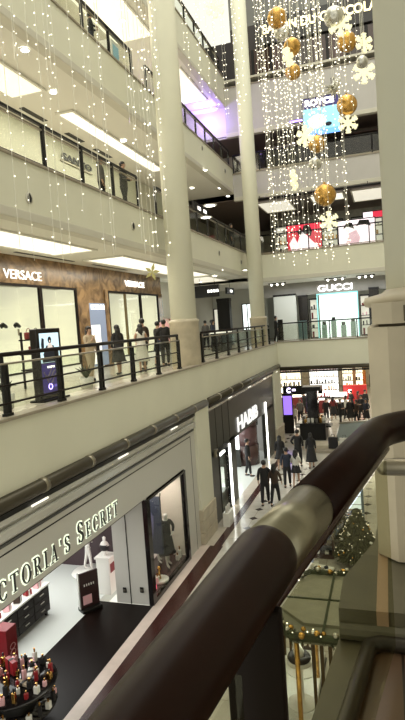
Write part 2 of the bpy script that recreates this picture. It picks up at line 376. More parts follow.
# ---------------------------------------------------------------- marble shopfront at eye level (x=-11)
SX=-11.0
struct('wall_left',MB().box(SX-.25,SX,6,27.5,3.16,4.05),marble)
for y0,y1 in ((18.97,19.8),(21.2,21.48),(27.0,27.5)): struct('wall_left',MB().box(SX-.25,SX+.03,y0,y1,0,3.2),marble)
struct('wall_left',MB().box(SX-.2,SX-.02,19.8,21.2,2.62,3.2),marble)
def window_bay(y0,y1,label,n):
    """lit display window: deep box with pale back, floor plinth, mullion and glass"""
    t=thing('display_window',label,'shop window',(SX,y0,0)); L=y1-y0
    MB().box(-.9,-.86,0,L,.1,3.16).build('back_panel',panel_cream,t)
    MB().box(-.9,0,0,L,0,.32).build('plinth',panel_pale,t)
    for a_ in (0,L-.04): MB().box(-.86,-.06,a_,a_+.04,.32,3.16).build('side_panel',panel_cream,t)
    m=MB(); m.box(-.06,.03,0,.07,0,3.16).box(-.06,.03,L-.07,L,0,3.16).box(-.06,.03,.07,L-.07,3.08,3.16).box(-.06,.03,.07,L-.07,.30,.36); m.build('frame',dkbrown,t)
    for k in range(1,n): MB().box(-.05,.04,L*k/n-.05,L*k/n+.05,.36,3.08).build('mullion',mat('bronze_mullion',(.20,.15,.08),.3,.8),t)
    MB().box(-.02,-.01,.07,L-.07,.36,3.08).build('pane',glass,t)
    return t
window_bay(9.5,16.6,'leftmost lit cream window of the marble shopfront, cut by the picture edge',2)
window_bay(16.62,18.95,'lit cream window of the marble shopfront with dark shoes on a shelf, behind the screen totem',1)
window_bay(21.5,24.8,'lit cream window of the marble shopfront behind the group of shoppers',2)
window_bay(24.82,27.0,'lit cream window of the marble shopfront nearest the column',1)
def sign(name,label,s,m,p,w,h,face,cat='sign',ext=.03,bold=.02):
    t=thing(name,label,cat,p)
    text('lettering',s,m,(0,0,0),w,h,face,t,ext,bold); return t
sign('shop_sign','large white VERSACE sign on the brown marble at the left edge','VERSACE',mat('warm_letter',(.9,.9,.85),.5,emit=.75,ecol=(1,.97,.88)),(SX+.02,14.7,3.30),2.0,.29,'x',bold=0)
sign('shop_sign','small glowing VERSACE sign on the marble above the group of shoppers','VERSACE',mat('hot_letter',(1,1,1),.5,emit=1.6,ecol=(1,.95,.85)),(SX+.02,23.2,3.42),2.1,.26,'x',bold=.02)
t=thing('light_box','pale blue lightbox with white lettering between the marble pillars','light box',(SX,19.85,0))
MB().box(-.12,-.02,0,1.35,.1,2.62).build('screen',mat('blue_white_lightbox',(.12,.15,.22),.5,emit=.22,ecol=(.62,.72,.92)),t)
MB().box(-.02,-.012,.1,.8,.2,1.75).build('picture',mat('white_picture',(.9,.9,.9),.5,emit=.6,ecol=(.95,.93,.85)),t)
text('lettering','ICOOI',lettw,(0,.15,2.36),1.05,.2,'x',t)
t=thing('light_box','tall white poster lightbox at the column end of the shopfront','light box',(SX+.5,27.7,0))
MB().box(-.1,0,0,1.6,.1,3.05).build('screen',whiteglow,t)
MB().prism([(.75,1.1),(.95,1.1),(1.05,1.7),(.9,2.3),(.8,2.5),(.7,2.2)],'x',.0,.01).build('printed_figure',c_black,t)
MB().box(-.12,.02,-.08,0,0,3.15).build('frame',dkbrown,t)
# things on the shelves
def shelf(y0,y1,z,label):
    t=thing('wall_shelf',label,'shelf',(SX-.86,y0,z)); MB().box(0,.35,0,y1-y0,-.03,0).build('board',panel_pale,t)
    for yy in (.1,y1-y0-.1): MB().box(0,.05,yy-.02,yy+.02,-.25,-.03).build('bracket',steel_dk,t)
shelf(14.4,16.5,1.78,'shelf with three shoes in the lit marble shop window'); shelf(13.6,14.6,2.5,'upper shelf with a dark bag in the lit marble shop window')
shelf(9.8,14.4,1.2,'long low shelf in the leftmost lit window'); shelf(21.2,22.2,1.75,'small shelf in the lit window behind the shoppers')
def shoe(loc,label,rz=0,s=1):
    t=thing('shoe',label,'shoe',loc,rz,'dark shoes in the marble shop window'); t.scale=(s,s,s)
    m=MB(); m.tube([(0,-.13,.05),(0,-.05,.075),(0,.05,.05),(0,.14,.03)],[.04,.045,.042,.03],10); m.build('upper',c_black,t,True)
    MB().box(-.015,.015,-.14,-.11,0,.06).build('heel',black,t); return t
for i,y in enumerate((14.7,15.4,16.1)): shoe((SX-.65,y,1.78),['leftmost dark shoe of three on the lit window shelf','middle dark shoe of three on the lit window shelf','right dark shoe of three on the lit window shelf'][i],.3,1.6)
shoe((SX-.65,21.7,1.75),'dark shoe on the small shelf behind the shoppers',0,2.0)
def handbag(loc,label,m=c_black,s=1):
    t=thing('handbag',label,'bag',loc); t.scale=(s,s,s)
    MB().box(-.07,.07,-.17,.17,0,.22,.03).build('body',m,t)
    MB().tube([(0,.12*math.cos(a),.21+.13*math.sin(a)) for a in [PI*k/8 for k in range(9)]],.012,6).build('handle',m,t,True)
handbag((SX-.65,14.1,2.5),'dark handbag on the upper shelf of the lit marble window',s=1.3)
handbag((SX-.6,10.6,1.2),'small dark handbag on the low shelf at the left edge'); handbag((SX-.6,17.4,.32),'dark handbag at the foot of the lit window behind the totem',s=1.3)
# screen totem
t=thing('screen_totem','black digital screen totem with a model picture and purple ring','screen',(-7.32,10.62,0),0); t.scale=(1,1.0,.87)
H=1.86; Wd=.86
def rotbox(mb,x0,x1,y0,y1,z0,z1,b=0): return mb.box(x0,x1,y0,y1,z0,z1,b)
MB().box(-.09,.09,0,Wd+.1,0.0,H,.02).build('body',blackgloss,t)
MB().box(.09,.096,.10,Wd,.98,H-.12).build('screen',mat('pale_blue_screen',(.5,.65,.7),.3,emit=.75,ecol=(.55,.75,.85)),t)
p=MB(); p.ball((.1,.48,1.56),.075,(.06,1,1.2),2); p.prism([(.34,1.42),(.62,1.42),(.74,1.1),(.62,1.0),(.25,1.0),(.2,1.2)],'x',.097,.101); p.build('printed_dress',c_navy,t)
p=MB(); p.ball((.1,.48,1.54),.055,(.09,.8,1),2); p.prism([(.42,1.48),(.54,1.48),(.6,1.3),(.35,1.3)],'x',.10,.103); p.build('printed_face',mat('printed_skin',(.7,.6,.55),.5,emit=.5,ecol=(.8,.7,.65)),t)
p=MB(); p.prism([(.16,1.25),(.24,1.3),(.26,1.6),(.18,1.62),(.14,1.45)],'x',.097,.10); p.prism([(.15,.99),(.8,.99),(.8,1.05),(.15,1.08)],'x',.097,.10); p.build('printed_plant',c_navy,t)
MB().box(.09,.094,.10,Wd,.16,.96).build('lower_screen',navyglow,t)
MB().tube([(.098,.38+.07*math.cos(a),.36+.07*math.sin(a)) for a in [2*PI*k/16 for k in range(17)]],.014,6).build('ring',mat('violet_ring',(.4,.3,1),.4,emit=3,ecol=(.40,.30,1)),t)
MB().box(.094,.10,.32,.60,.84,.89).build('caption',lettw,t)
MB().box(.094,.098,.54,.76,.33,.40).build('small_caption',mat('dim_violet',(.2,.15,.5),.4,emit=.5,ecol=(.2,.15,.7)),t)
for k in range(3): MB().tube([(.097,.16+.25*j/5+.05*k,.75-.10*k-.12*math.sin(j*.6)) for j in range(9)],.012,6).build('swirl',steel_dk,t,True)
MB().box(-.2,.2,-.03,Wd+.13,0,.05,.01).build('foot',black,t)
# display furniture seen through the balustrade
t=thing('display_rack','dark freestanding shelf rack beside the screen totem','rack',(-9.6,13.6,0))
m=MB(); m.box(-.2,-.15,0,.05,0,1.6).box(-.2,-.15,.75,.8,0,1.6); m.build('upright',black,t)
for z in (.5,.95,1.35): MB().box(-.25,.2,0,.8,z,z+.04).build('shelf',dkbrown,t)
for i,(y,z) in enumerate(((13.75,1.39),(14.1,1.39),(13.9,.99))): handbag((-9.6,y,z),['left bag on top of the dark rack by the totem','right bag on top of the dark rack by the totem','bag on the middle shelf of the dark rack by the totem'][i],[c_red,c_black,c_red][i],.9)
def plant(loc,label,h=.8):
    t=thing('potted_plant',label,'plant',loc)
    MB().lathe([(.14,0),(.19,.3),(.17,.3),(.16,.26)],n=18).build('pot',whitep,t,True); m=MB()
    for k in range(12):
        a=2*PI*k/12+R.uniform(-.2,.2); r=R.uniform(.18,.32); m.tube([(0,0,.26),(r*.5*math.cos(a),r*.5*math.sin(a),h*.8),(r*math.cos(a),r*math.sin(a),h*R.uniform(.75,1.1))],[.01,.025,.003],5)
    m.build('leaves',green,t)
plant((-7.6,9.9,0),'low potted plant left of the screen totem behind the balustrade',.6); plant((-7.5,13.1,0),'potted plant right of the screen totem behind the balustrade',.6)
# gallery beyond the first column ---------------------------------------------
t=thing('shop_sign','black hanging sign board with small white letters beside the near column','sign',(-8.6,20.2,0)); t.location=at(195,293,y=30)
MB().box(0,1.4,-.06,.06,-.30,.36,.01).build('board',black,t); 
for k in range(4): MB().box(.75+k*.17,.86+k*.17,-.07,-.06,-.05,.10).build('lit_mark',lettw,t)
for k in (.3,1.15): MB().tube([(k,0,.36),(k,0,.9)],.012,6).build('hanger',black,t)
t=thing('partition','tall black partition column in the gallery behind the far balustrade','partition',(-10.1,36,0))
MB().box(-.42,.42,0,.5,0,3.1).build('body',black,t); MB().box(-.45,.45,-.02,.52,2.9,3.1).build('cap',black,t)
def lit_shop(x,y0,y1,z0,label,glow,h=2.9,items=True):
    """glazed shop bay facing the atrium: back, side posts, shelves, pane"""
    t=thing('shop_bay',label,'shop window',(x,y0,z0)); L=y1-y0
    MB().box(-1.2,-1.15,0,L,0,h).build('back_panel',glow,t); m=MB()
    m.box(-.08,.04,0,.1,0,h).box(-.08,.04,L-.1,L,0,h).box(-.08,.04,.1,L-.1,h-.15,h); m.build('frame',dkbrown,t)
    for z in (.7,1.4,2.1): MB().box(-1.15,-.8,.1,L-.1,z,z+.05).build('shelf',dkbrown,t)
    MB().box(-.02,-.01,.1,L-.1,.05,h-.15).build('pane',glass,t); return t
struct('wall_far',MB().box(-12,-8,40,40.2,0,3.8),mat('pale_far_wall',(.6,.6,.55),.5))
for x0,x1,z0,z1,m_,lb in ((-11.9,-10.9,.2,2.5,panel_pale,'lit shop window deep in the left gallery, left of the black partition'),(-9.75,-9.1,.9,2.7,whiteglow,'lit window right of the black partition in the left gallery'),(-8.9,-8.2,.9,2.5,panel_pale,'lit window nearest the far corner column in the left gallery')):
    t=thing('shop_window',lb,'shop window',(x0,39.9,z0)); MB().box(0,x1-x0,.04,.08,0,z1-z0).build('lit_panel',m_,t)
    m=MB(); m.box(-.06,0,-.04,.1,-.06,z1-z0+.06).box(x1-x0,x1-x0+.06,-.04,.1,-.06,z1-z0+.06).box(0,x1-x0,-.04,.1,z1-z0,z1-z0+.06).box(0,x1-x0,-.04,.1,-.06,0).box((x1-x0)/2-.03,(x1-x0)/2+.03,-.02,.04,0,z1-z0); m.build('frame',black,t)
panel(-11.5,-8.8,29,33,4.03,'bright ceiling cove at the far end of the left eye-level gallery',soft)
struct('wall_far',MB().box(XW,-8.35,33.2,33.35,12.3,14.05),cream)
t=thing('clothes_rail','rail of pink and white clothes in the gallery behind the near column','clothes rail',(-9.4,23.4,0))
m=MB(); m.tube([(0,0,0),(0,0,1.9),(0,1.6,1.9),(0,1.6,0)],.025,8); m.build('frame',steel,t)
for k in range(9):
    MB().prism([(-.02,1.85),(.02,1.85),(.26,1.6),(.22,.75),(-.22,.72),(-.26,1.6)],'y',.12+k*.16,.19+k*.16).build('garment',[pink,c_white,pink,c_beige,c_red][k%5],t)
t=thing('display_counter','low dark counter with lit top in the gallery beyond the near column','counter',(-8.6,28.9,0))
MB().box(-.3,.3,0,2.0,0,.95,.02).build('body',black,t); MB().box(-.34,.34,-.04,2.04,.95,1.0).build('top',panel_pale,t)
t=thing('shop_sign','small black hanging sign before the far corner column','sign',(-8.6,31.5,3.3))
MB().box(-.05,.05,0,1.6,-.16,.2).build('board',black,t); MB().box(.05,.06,.7,1.2,-.05,.09).build('lit_mark',lettw,t); MB().tube([(0,.8,.2),(0,.8,.6)],.012,6).build('hanger',black,t)
# far gallery at eye level: GUCCI ------------------------------------------------
GY=38.0
struct('wall_far',MB().box(-8,XR,GY,GY+.2,2.95,3.8),mat('grey_fascia',(.28,.27,.24),.5))
sign('shop_sign','white GUCCI sign over the bright white shopfront','GUCCI',mat('white_neon',(1,1,1),.5,emit=1.4),(-4.15,GY-.03,3.08),2.2,.42,'y',bold=.02)
t=thing('shop_window','large bright white shopfront under the GUCCI sign','shop window',(-4.2,GY,0))
MB().box(0,2.5,.9,.95,0,2.9).build('back_panel',whiteglow,t)
m=MB(); m.box(-.06,0,-.03,.05,0,2.95).box(2.5,2.56,-.03,.05,0,2.95).box(0,2.5,-.03,.05,2.88,2.95); m.build('frame',mat('teal_edge',(.2,.5,.5),.3,emit=.5,ecol=(.3,.9,.85)),t)
MB().box(0,2.5,.0,.012,.02,2.88).build('pane',glass,t)
for k in range(4): 
    s=thing('display_stand','pale display stand with dark bag inside the bright white shopfront','stand',(-3.9+k*.62,GY+.4,0),0,'display stands inside the white shopfront')
    h=(.9,1.15,.8,1.0)[k]; MB().box(-.16,.16,-.14,.14,0,h,.01).build('pedestal',mat('stand%d'%k,(.35,.45,.43),.5),s); MB().box(-.12,.12,-.05,.05,h,h+.22,.02).build('displayed_bag',c_black,s)
def fpanel(x0,x1,z1,m,name,label,cat,y=GY,d=.3):
    t=thing(name,label,cat,(x0,y,0)); MB().box(0,x1-x0,-d/2,d/2,0,z1,.01).build('body',m,t); MB().box(-.02,x1-x0+.02,-d/2-.02,d/2+.02,z1-.12,z1).build('cap',black,t); return t
fpanel(-5.45,-4.85,2.95,blackgloss,'pillar','black pillar left of the bright white shopfront','pillar')
fpanel(-.95,-.35,3.1,blackgloss,'pillar','black pillar right of the bright white shopfront, beside the near stone pillar','pillar')
fpanel(-7.1,-5.6,3.1,mat('white_wall_panel',(.62,.64,.58),.5),'wall_panel','white wall panel left of the black pillar on the far gallery','wall panel')
def shelf_unit(p,w,h,n,label,body,glow,cat='shelving',face=0,items=None,name='shelving_unit'):
    """lit shelving: carcass, back light, boards with small goods"""
    t=thing(name,label,cat,p,face)
    m=MB(); m.box(0,.05,0,.4,0,h).box(w-.05,w,0,.4,0,h).box(.05,w-.05,0,.4,h-.1,h).box(.05,w-.05,0,.4,0,.1); m.build('carcass',body,t)
    MB().box(.05,w-.05,.36,.4,.1,h-.1).build('back_panel',glow,t)
    for k in range(n):
        z=.1+(h-.2)*k/n
        b=MB().box(.05,w-.05,.02,.36,z-.02,z+.02).build('shelf',body,t)
        m=MB(); x=.12
        while x<w-.25:
            ww=R.uniform(.06,.16); hh=R.uniform(.25,.7)*(h-.2)/n; m.box(x,x+ww,.06,.2,z+.02,z+hh); x+=ww+R.uniform(.05,.18)
        g=m.build('goods',(items or [c_black,redb,gold,c_white])[k%len(items or [1,2,3,4])],b); g['kind']='stuff'
    return t
shelf_unit((-1.55,GY+.2,0),.6,2.7,4,'narrow shelf of goods right of the bright white shopfront',black,panel_pale,items=[c_red,c_black,pink])
shelf_unit((-4.8,GY+.2,0),.55,2.7,4,'narrow shelf of goods left of the bright white shopfront',black,panel_pale,items=[c_red,c_black])
t=thing('barrier_panel','dark blue translucent panel leaning by the far balustrade','panel',(-5.0,YF+1.2,0)); MB().box(0,.5,-.03,.03,0,1.3).build('panel',mat('teal_panel',(.12,.20,.22),.3),t); MB().box(-.03,.53,-.05,.05,0,.05).build('foot',black,t)
t=thing('information_post','small black post panel standing on the far gallery floor','post',(-6.3,YF+1.6,0)); MB().box(0,.3,-.05,.05,0,1.45,.01).build('panel',black,t); MB().box(-.1,.4,-.15,.15,0,.04).build('foot',black,t)
for i,(x0,x1) in enumerate(((-7.0,-5.9),(-3.5,-2.2),(-1.6,-.5))):
    t=thing('ceiling_light',['left','middle','right'][i]+' strip of spotlights in the ceiling before the white shopfront','ceiling light',(x0,36,3.78))
    MB().box(0,x1-x0,-.1,.1,-.06,0).build('track',black,t)
    for k in range(3): MB().lathe([(.05,-.16),(.06,-.06)],((x1-x0)*(k+.5)/3,0,0),n=12).build('spotlight',lightw,t)
# far level 1: picture screens and ceiling --------------------------------------
def screen(x0,x1,z0,z1,y,label,mbase,parts):
    t=thing('picture_screen',label,'screen',(x0,y,z0)); w=x1-x0; h=z1-z0
    MB().box(-.06,w+.06,0,.1,-.06,h+.06,.01).build('casing',black,t); MB().box(0,w,-.01,0,0,h).build('screen',mbase,t)
    for nm,pts,mm in parts: MB().prism([(a*w,b*h) for a,b in pts],'y',-.025,-.012).build(nm,mm,t)
    return t
figA=[(.22,.05),(.35,.5),(.45,.72),(.6,.55),(.72,.35),(.9,.12),(.9,.05)]
hairA=[(.42,.62),(.50,.95),(.66,.98),(.74,.7),(.68,.5),(.6,.62)]
screen(-5.35,-3.35,5.42,6.95,34.2,'red picture screen with two pale figures on the second far balcony',redglow,[('printed_figure',figA,pale),('printed_figure',[(.05,.3),(.2,.6),(.3,.3),(.25,.05),(.1,.05)],pale),('printed_hair',hairA,c_black),('printed_hair',[(.3,.75),(.42,.9),(.47,.7),(.36,.55)],c_black)])
screen(-2.40,-.35,5.42,6.85,34.2,'pale pink picture screen with dark haired figures beside the near stone pillar',pale,[('printed_hair',[(.15,.7),(.25,.95),(.4,.9),(.45,.65),(.3,.75)],c_black),('printed_hair',[(.5,.75),(.6,.98),(.85,.95),(.9,.7),(.7,.8)],c_black),('printed_figure',[(.2,.05),(.3,.5),(.5,.6),(.6,.3),(.55,.05)],mat('printed_pink',(.8,.5,.6),.5,emit=.5,ecol=(.8,.55,.7)))])
struct('wall_far',MB().box(-7.4,XR,41,41.2,5.3,8.7),mat('dim_shop_wall',(.25,.24,.2),.5,noise=.2))
for i,(x,w) in enumerate(((-7.0,2.2),(-4.4,2.0),(-1.9,2.0))):
    shelf_unit((x,39.5,5.3),w,2.6,4,['left','middle','right'][i]+' lit shop shelves behind the second far balcony',black,panel_pale,items=[c_white,c_black,gold])
panel(-4.0,-2.0,34.5,36.5,8.6,'bright square ceiling light behind the gold bauble',lightp)
panel(-7.2,-5.2,34.5,38,8.6,'bright ceiling light at the left of the second far level',soft); panel(-1.6,1.2,34.5,38,8.6,'bright ceiling light at the right of the second far level',soft)
t=thing('hanging_rod','long black rod along the ceiling edge of the second far level','rod',(-7.6,32.9,8.45)); MB().tube([(0,0,0),(14,0,0)],.07,10).build('rod',black,t,True)
for k in range(5): MB().tube([(1+k*3,0,0),(1+k*3,0,.2)],.02,6).build('bracket',black,t)
screen(-1.0,.1,7.15,7.5,36,'small red and white sign at the right of the second far level',pale,[('red_field',[(.5,0),(1,0),(1,1),(.5,1)],redglow)])
# far level 2: ROYCE screen, violet cove ------------------------------------------
t=thing('picture_screen','large blue ROYCE screen hanging behind the snowflakes','screen',(-3.80,32.3,11.35))
MB().box(-.05,2.0,0,.15,-.05,2.05,.02).build('casing',black,t); MB().box(0,1.95,-.012,0,0,1.45).build('picture',cyanglow,t); MB().box(0,1.95,-.012,0,1.47,2.0).build('header',navyglow,t)
text('lettering','ROYCE',lettw,(.15,-.015,1.58),1.55,.34,'y',t,bold=.04)
MB().ball((.75,-.02,.72),.42,(1.2,.06,.9),2).build('printed_cake',mat('printed_white',(.9,.9,.85),.5,emit=.6,ecol=(.95,.92,.85)),t)
MB().ball((1.35,-.03,.5),.14,(1.3,.1,.8),2).build('printed_berry',c_navy,t); MB().box(.0,1.95,-.02,-.012,.0,.28).build('printed_table',blueglow,t)
for x in (.3,1.6): MB().tube([(x,.08,2.05),(x,.08,2.9)],.02,6).build('hanger',black,t)
t=thing('cove_light','violet light strip under the highest far slab','cove light',(-4.6,32.85,12.42)); MB().box(0,2.6,-.05,.02,0,.10).build('diffuser',purplelamp,t); MB().box(0,2.6,.02,.08,-.03,.15).build('channel',black,t)
for i,z in enumerate((11.95,11.65)):
    t=thing('ceiling_band',['upper','lower'][i]+' dark brown ceiling band behind the third far balcony','ceiling band',(-6.2,35+i*2.2,z)); MB().box(0,13,-.3,.3,-.12,.1,.03).build('band',mat('brown_band%d'%i,(.06,.03,.025),.35),t); MB().box(0,13,-.34,-.3,-.02,.04).build('edge',bronze,t)
t=thing('ceiling_light','oval lit ceiling ring beside the far round column on the third level','ceiling light',(-5.2,35.3,11.6)); MB().lathe([(1.3,-.12),(1.35,0),(1.25,0),(1.2,-.12)],n=32,sy=.5).build('ring',dkbrown,t,True); MB().lathe([(1.1,-.05),(1.1,-.01)],n=32,sy=.5).build('diffuser',lightp,t)
# violet glow on the left of the third level
t=thing('cove_light','violet light fitting over the corner of the third left balcony','cove light',(-9.4,32.6,13.85)); MB().box(-.9,.6,-.08,.08,0,.12).build('diffuser',purplelamp,t); MB().box(-.95,.65,.08,.14,-.05,.2).build('channel',white,t)
struct('wall_left',MB().box(-12,-8.15,37.2,37.4,10.4,14.1),cream2)
# top: SALON DU CHOCOLAT
t=thing('shop_sign','gold SALON DU CHOCOLAT lettering on the dark shopfront at the top','sign',(-6.15,34.6,18.35))
text('lettering','SALON DU CHOCOLAT',lettg,(0,-.03,0),6.9,.55,'y',t,bold=.03); MB().box(-.4,12,0,.2,-.55,.9).build('fascia',mat('dark_fascia',(.02,.018,.018),.4),t)
struct('wall_far',MB().box(-8.2,XR,34.9,35.1,15.1,19.2),mat('dark_shopfront',(.022,.014,.012),.4))
struct('wall_far',MB().box(-8.2,XR,34.9,35.1,19.2,26),mat('grey_top_wall',(.16,.16,.15),.5))
t=thing('shop_window','dark brown shopfront panels under the gold lettering at the top','shop window',(-7.9,34.75,15.1))
for k in range(12): MB().box(k*1.1,k*1.1+.95,0,.1,.05,2.6).build('panel',mat('brown_glass%d'%k,(.03+.01*(k%3),.016,.01),.15),t)
for k in range(13): MB().box(k*1.1-.12,k*1.1-.02,-.03,.1,.05,2.6).build('frame',black,t)
# second balcony: black SANTO sign and lit panels ---------------------------------
WX=-11.5
struct('wall_left',MB().box(WX-.3,WX-.15,5,32.8,7.6,9.0),cream)
t=thing('shop_window','row of pale lit windows on the second left level, before the column','shop window',(WX,8.5,5.3))
for k in range(7): MB().box(-.2,-.15,k*2.0,k*2.0+1.85,0,2.3).build('lit_panel',panel_pale,t); 
for k in range(8): MB().box(-.2,-.1,k*2.0-.12,k*2.0-.03,0,2.3).build('mullion',dkbrown,t)
t=thing('shop_window','row of pale lit windows on the second left level, beyond the column','shop window',(WX,22.6,5.3))
for k in range(5): MB().box(-.2,-.15,k*2.0,k*2.0+1.85,0,2.3).build('lit_panel',panel_pale,t)
for k in range(6): MB().box(-.2,-.1,k*2.0-.12,k*2.0-.03,0,2.3).build('mullion',dkbrown,t)
p=at(62,159,x=-11.6); t=thing('shop_sign','black SANTO lettering above the second balcony rail','sign',p); text('lettering','SANTO',lettd,(.02,0,0),2.3,.27,'x',t,bold=.03)
MB().box(-.02,.01,-.1,2.4,-.07,-.02).build('support',steel_dk,t)
p=at(195,210,x=-9.2); t=thing('shop_sign','black box sign with white marks above the second balcony just beyond the column','sign',(p.x,p.y,p.z))
MB().box(-.05,.05,-.3,2.3,-.1,.42).build('board',black,t); 
for k in range(2): MB().box(.05,.06,.35+k*1.0,.85+k*1.0,.02,.26).build('lit_mark',lettw,t)
# third balcony goods
t=thing('shop_window','pale lit shopfront on the third left level before the column','shop window',(-11.3,14,10.4))
for k in range(8): MB().box(-.1,0,k*2.2,k*2.2+2.05,0,2.6).build('lit_panel',panel_pale,t); MB().box(-.1,.04,k*2.2+2.07,k*2.2+2.18,0,2.6).build('mullion',cream2,t)
t=thing('display_cabinet','small white and teal display box behind the third left balcony','cabinet',(-8.9,18.6,10.4))
MB().box(-.3,.3,0,.6,0,1.2,.02).build('body',whitep,t); MB().box(.3,.31,.08,.52,.35,1.05).build('screen',mat('teal_screen',(.2,.35,.4),.4,emit=.3,ecol=(.3,.5,.55)),t)
# ---------------------------------------------------------------- lingerie shop, ground floor
VX=-6.15
struct('wall_left',MB().box(VX-.2,VX,1,17.35,-2.93,-1.3),vswall)
struct('trim_50',MB().box(VX,VX+.06,1,17.3,-1.62,-1.42,.03).box(VX,VX+.10,1,17.3,-1.85,-1.66,.04),silver)
struct('trim_51',MB().box(VX,VX+.03,1,17.3,-1.96,-1.90,.01),mat('dark_groove',(.06,.06,.06),.3))
struct('trim_52',MB().box(VX,VX+.006,1,16.95,-2.10,-2.075).box(VX,VX+.006,16.93,16.95,-5.8,-2.1),black)
struct('wall_left',MB().box(VX-.25,VX,16.2,17.35,FZ,-2.93),vswall)
struct('wall_left',MB().box(-7.2,VX-.02,13.22,13.32,FZ,-2.93),vswall)
struct('trim_53',MB().box(-6.79,-6.77,13.205,13.22,FZ,-2.93),black)
struct('floor',MB().box(-7.75,-6.15,-2,13.2,FZ-.3,FZ+.002),lobby)
struct('floor',MB().box(-14,-7.75,-2,16.8,FZ-.3,FZ+.001),shopfloor)
struct('wall_left',MB().box(-14.1,-14,-2,16.8,FZ,-2.9),vsdark)
struct('wall_far',MB().box(-14,-6.4,16.8,17.3,FZ,-2.9),vsdark)
struct('ceiling',MB().box(-14,-6.2,-2,17.3,-2.98,-2.93),vsdark)
struct('wall_left',MB().box(-12,-7.2,15.2,15.4,FZ,-2.95),mat('dim_shop_panel',(.05,.03,.035),.4))
t=thing('electrical_socket','small dark socket low on the pale return wall of the lingerie shop','socket',(-6.44,13.2,-5.39)); MB().box(-.05,.05,-.02,.01,-.07,.07,.01).build('plate',black,t); MB().box(-.03,.03,-.03,-.02,-.03,.03).build('outlet',steel_dk,t)
t=thing('electrical_socket','small dark socket on the inner half of the pale return wall','socket',(-6.94,13.2,-5.43)); MB().box(-.05,.05,-.02,.01,-.07,.07,.01).build('plate',black,t); MB().box(-.03,.03,-.03,-.02,-.03,.03).build('outlet',steel_dk,t)
# serif lettering built stroke by stroke
def arc(cx,cy,rx,ry,a0,a1,thick,thin,n=18):
    o=[];i=[]
    for k in range(n+1):
        a=math.radians(a0+(a1-a0)*k/n); w=thin+(thick-thin)*abs(math.cos(a)); o.append((cx+rx*math.cos(a),cy+ry*math.sin(a))); i.append((cx+(rx-w)*math.cos(a),cy+(ry-w*.8)*math.sin(a)))
    return [[o[k],o[k+1],i[k+1],i[k]] for k in range(n)]
def rc(x0,x1,y0,y1): return [(x0,y0),(x1,y0),(x1,y1),(x0,y1)]
def bar(a,b,w):
    return [(a[0]-w/2,a[1]),(a[0]+w/2,a[1]),(b[0]+w/2,b[1]),(b[0]-w/2,b[1])]
T,N,S_=.15,.055,.05
GL={'V':(.85,[bar((.2,1),(.45,0),T),bar((.7,1),(.45,0),N),rc(.03,.36,1-S_,1),rc(.56,.84,1-S_,1)]),
'I':(.38,[rc(.12,.12+T,0,1),rc(.02,.37,0,S_),rc(.02,.37,1-S_,1)]),
'C':(.78,arc(.42,.5,.38,.51,50,310,T,N)+[rc(.62,.68,.68,.9),rc(.62,.66,.1,.25)]),
'T':(.74,[rc(.30,.30+T,0,1),rc(.2,.55,0,S_),rc(.02,.73,1-N,1),rc(.02,.06,.8,1),rc(.69,.73,.8,1)]),
'O':(.86,arc(.43,.5,.41,.52,0,360,T,N,28)),
'R':(.80,[rc(.12,.12+T,0,1),rc(.02,.37,0,S_),rc(.02,.2,1-S_,1),rc(.2,.42,1-N,1),rc(.2,.42,.45,.45+N)]+arc(.40,.725,.26,.275,-90,90,T,N,12)+[bar((.42,.48),(.70,0),T),rc(.62,.82,0,S_)]),
'A':(.84,[bar((.43,1),(.17,0),N),bar((.43,1),(.66,0),T),rc(.25,.6,.33,.33+N),rc(.03,.29,0,S_),rc(.52,.82,0,S_)]),
"'":(.25,[[(.06,1),(.19,1),(.15,.7),(.09,.7)]]),
'S':(.62,arc(.31,.74,.25,.27,30,250,T*.9,N,14)+arc(.31,.27,.26,.27,210,430,T*.9,N,14)+[[(.12,.62),(.28,.62),(.52,.40),(.36,.36)],rc(.48,.53,.74,.95),rc(.06,.11,.05,.28)]),
'E':(.70,[rc(.12,.12+T,0,1),rc(.02,.62,0,N),rc(.02,.6,1-N,1),rc(.2,.48,.48,.48+N),rc(.58,.62,0,.24),rc(.56,.6,.8,1),rc(.45,.48,.38,.64)]),' ':(.42,[])}
t=thing('shop_sign',"black serif VICTORIA'S SECRET letters with a pale halo on the grey fascia",'sign',(VX,0,0))
def lay(text_,y,z,h,sc=.86,track=.10):
    for i,ch in enumerate(text_):
        big=(i==0 or text_[i-1]==' '); w,st=GL[ch]; hh=h*(1.28 if big else 1)
        if st:
            for nm,off,gr,mm in (('halo',.004,.022,halo_m),('letter',.022,0,lettd)):
                m=MB()
                for q,poly in enumerate(st):
                    c=(sum(a for a,_ in poly)/len(poly),sum(b for _,b in poly)/len(poly)); o=off+q*.0004
                    pts=[(y+p[0]*hh*sc+(gr if p[0]>c[0] else -gr),z+p[1]*hh+(gr if p[1]>c[1] else -gr)) for p in poly]
                    m.prism(pts,'x',.0 if nm=='halo' else .012,o)
                m.build(nm,mm,t)
        y+=(w+track)*hh*sc
    return y
W_=lay("",0,0,.3)
def length(s,h,sc=.86,track=.10): return sum((GL[c][0]+track)*(h*(1.28 if (i==0 or s[i-1]==' ') else 1))*sc for i,c in enumerate(s))
STR="VICTORIA'S SECRET"; Hh=.325; TR=.26; Ln=length(STR,Hh,.95,TR)
lay(STR,11.72-Ln,-2.80,Hh,.95,TR)
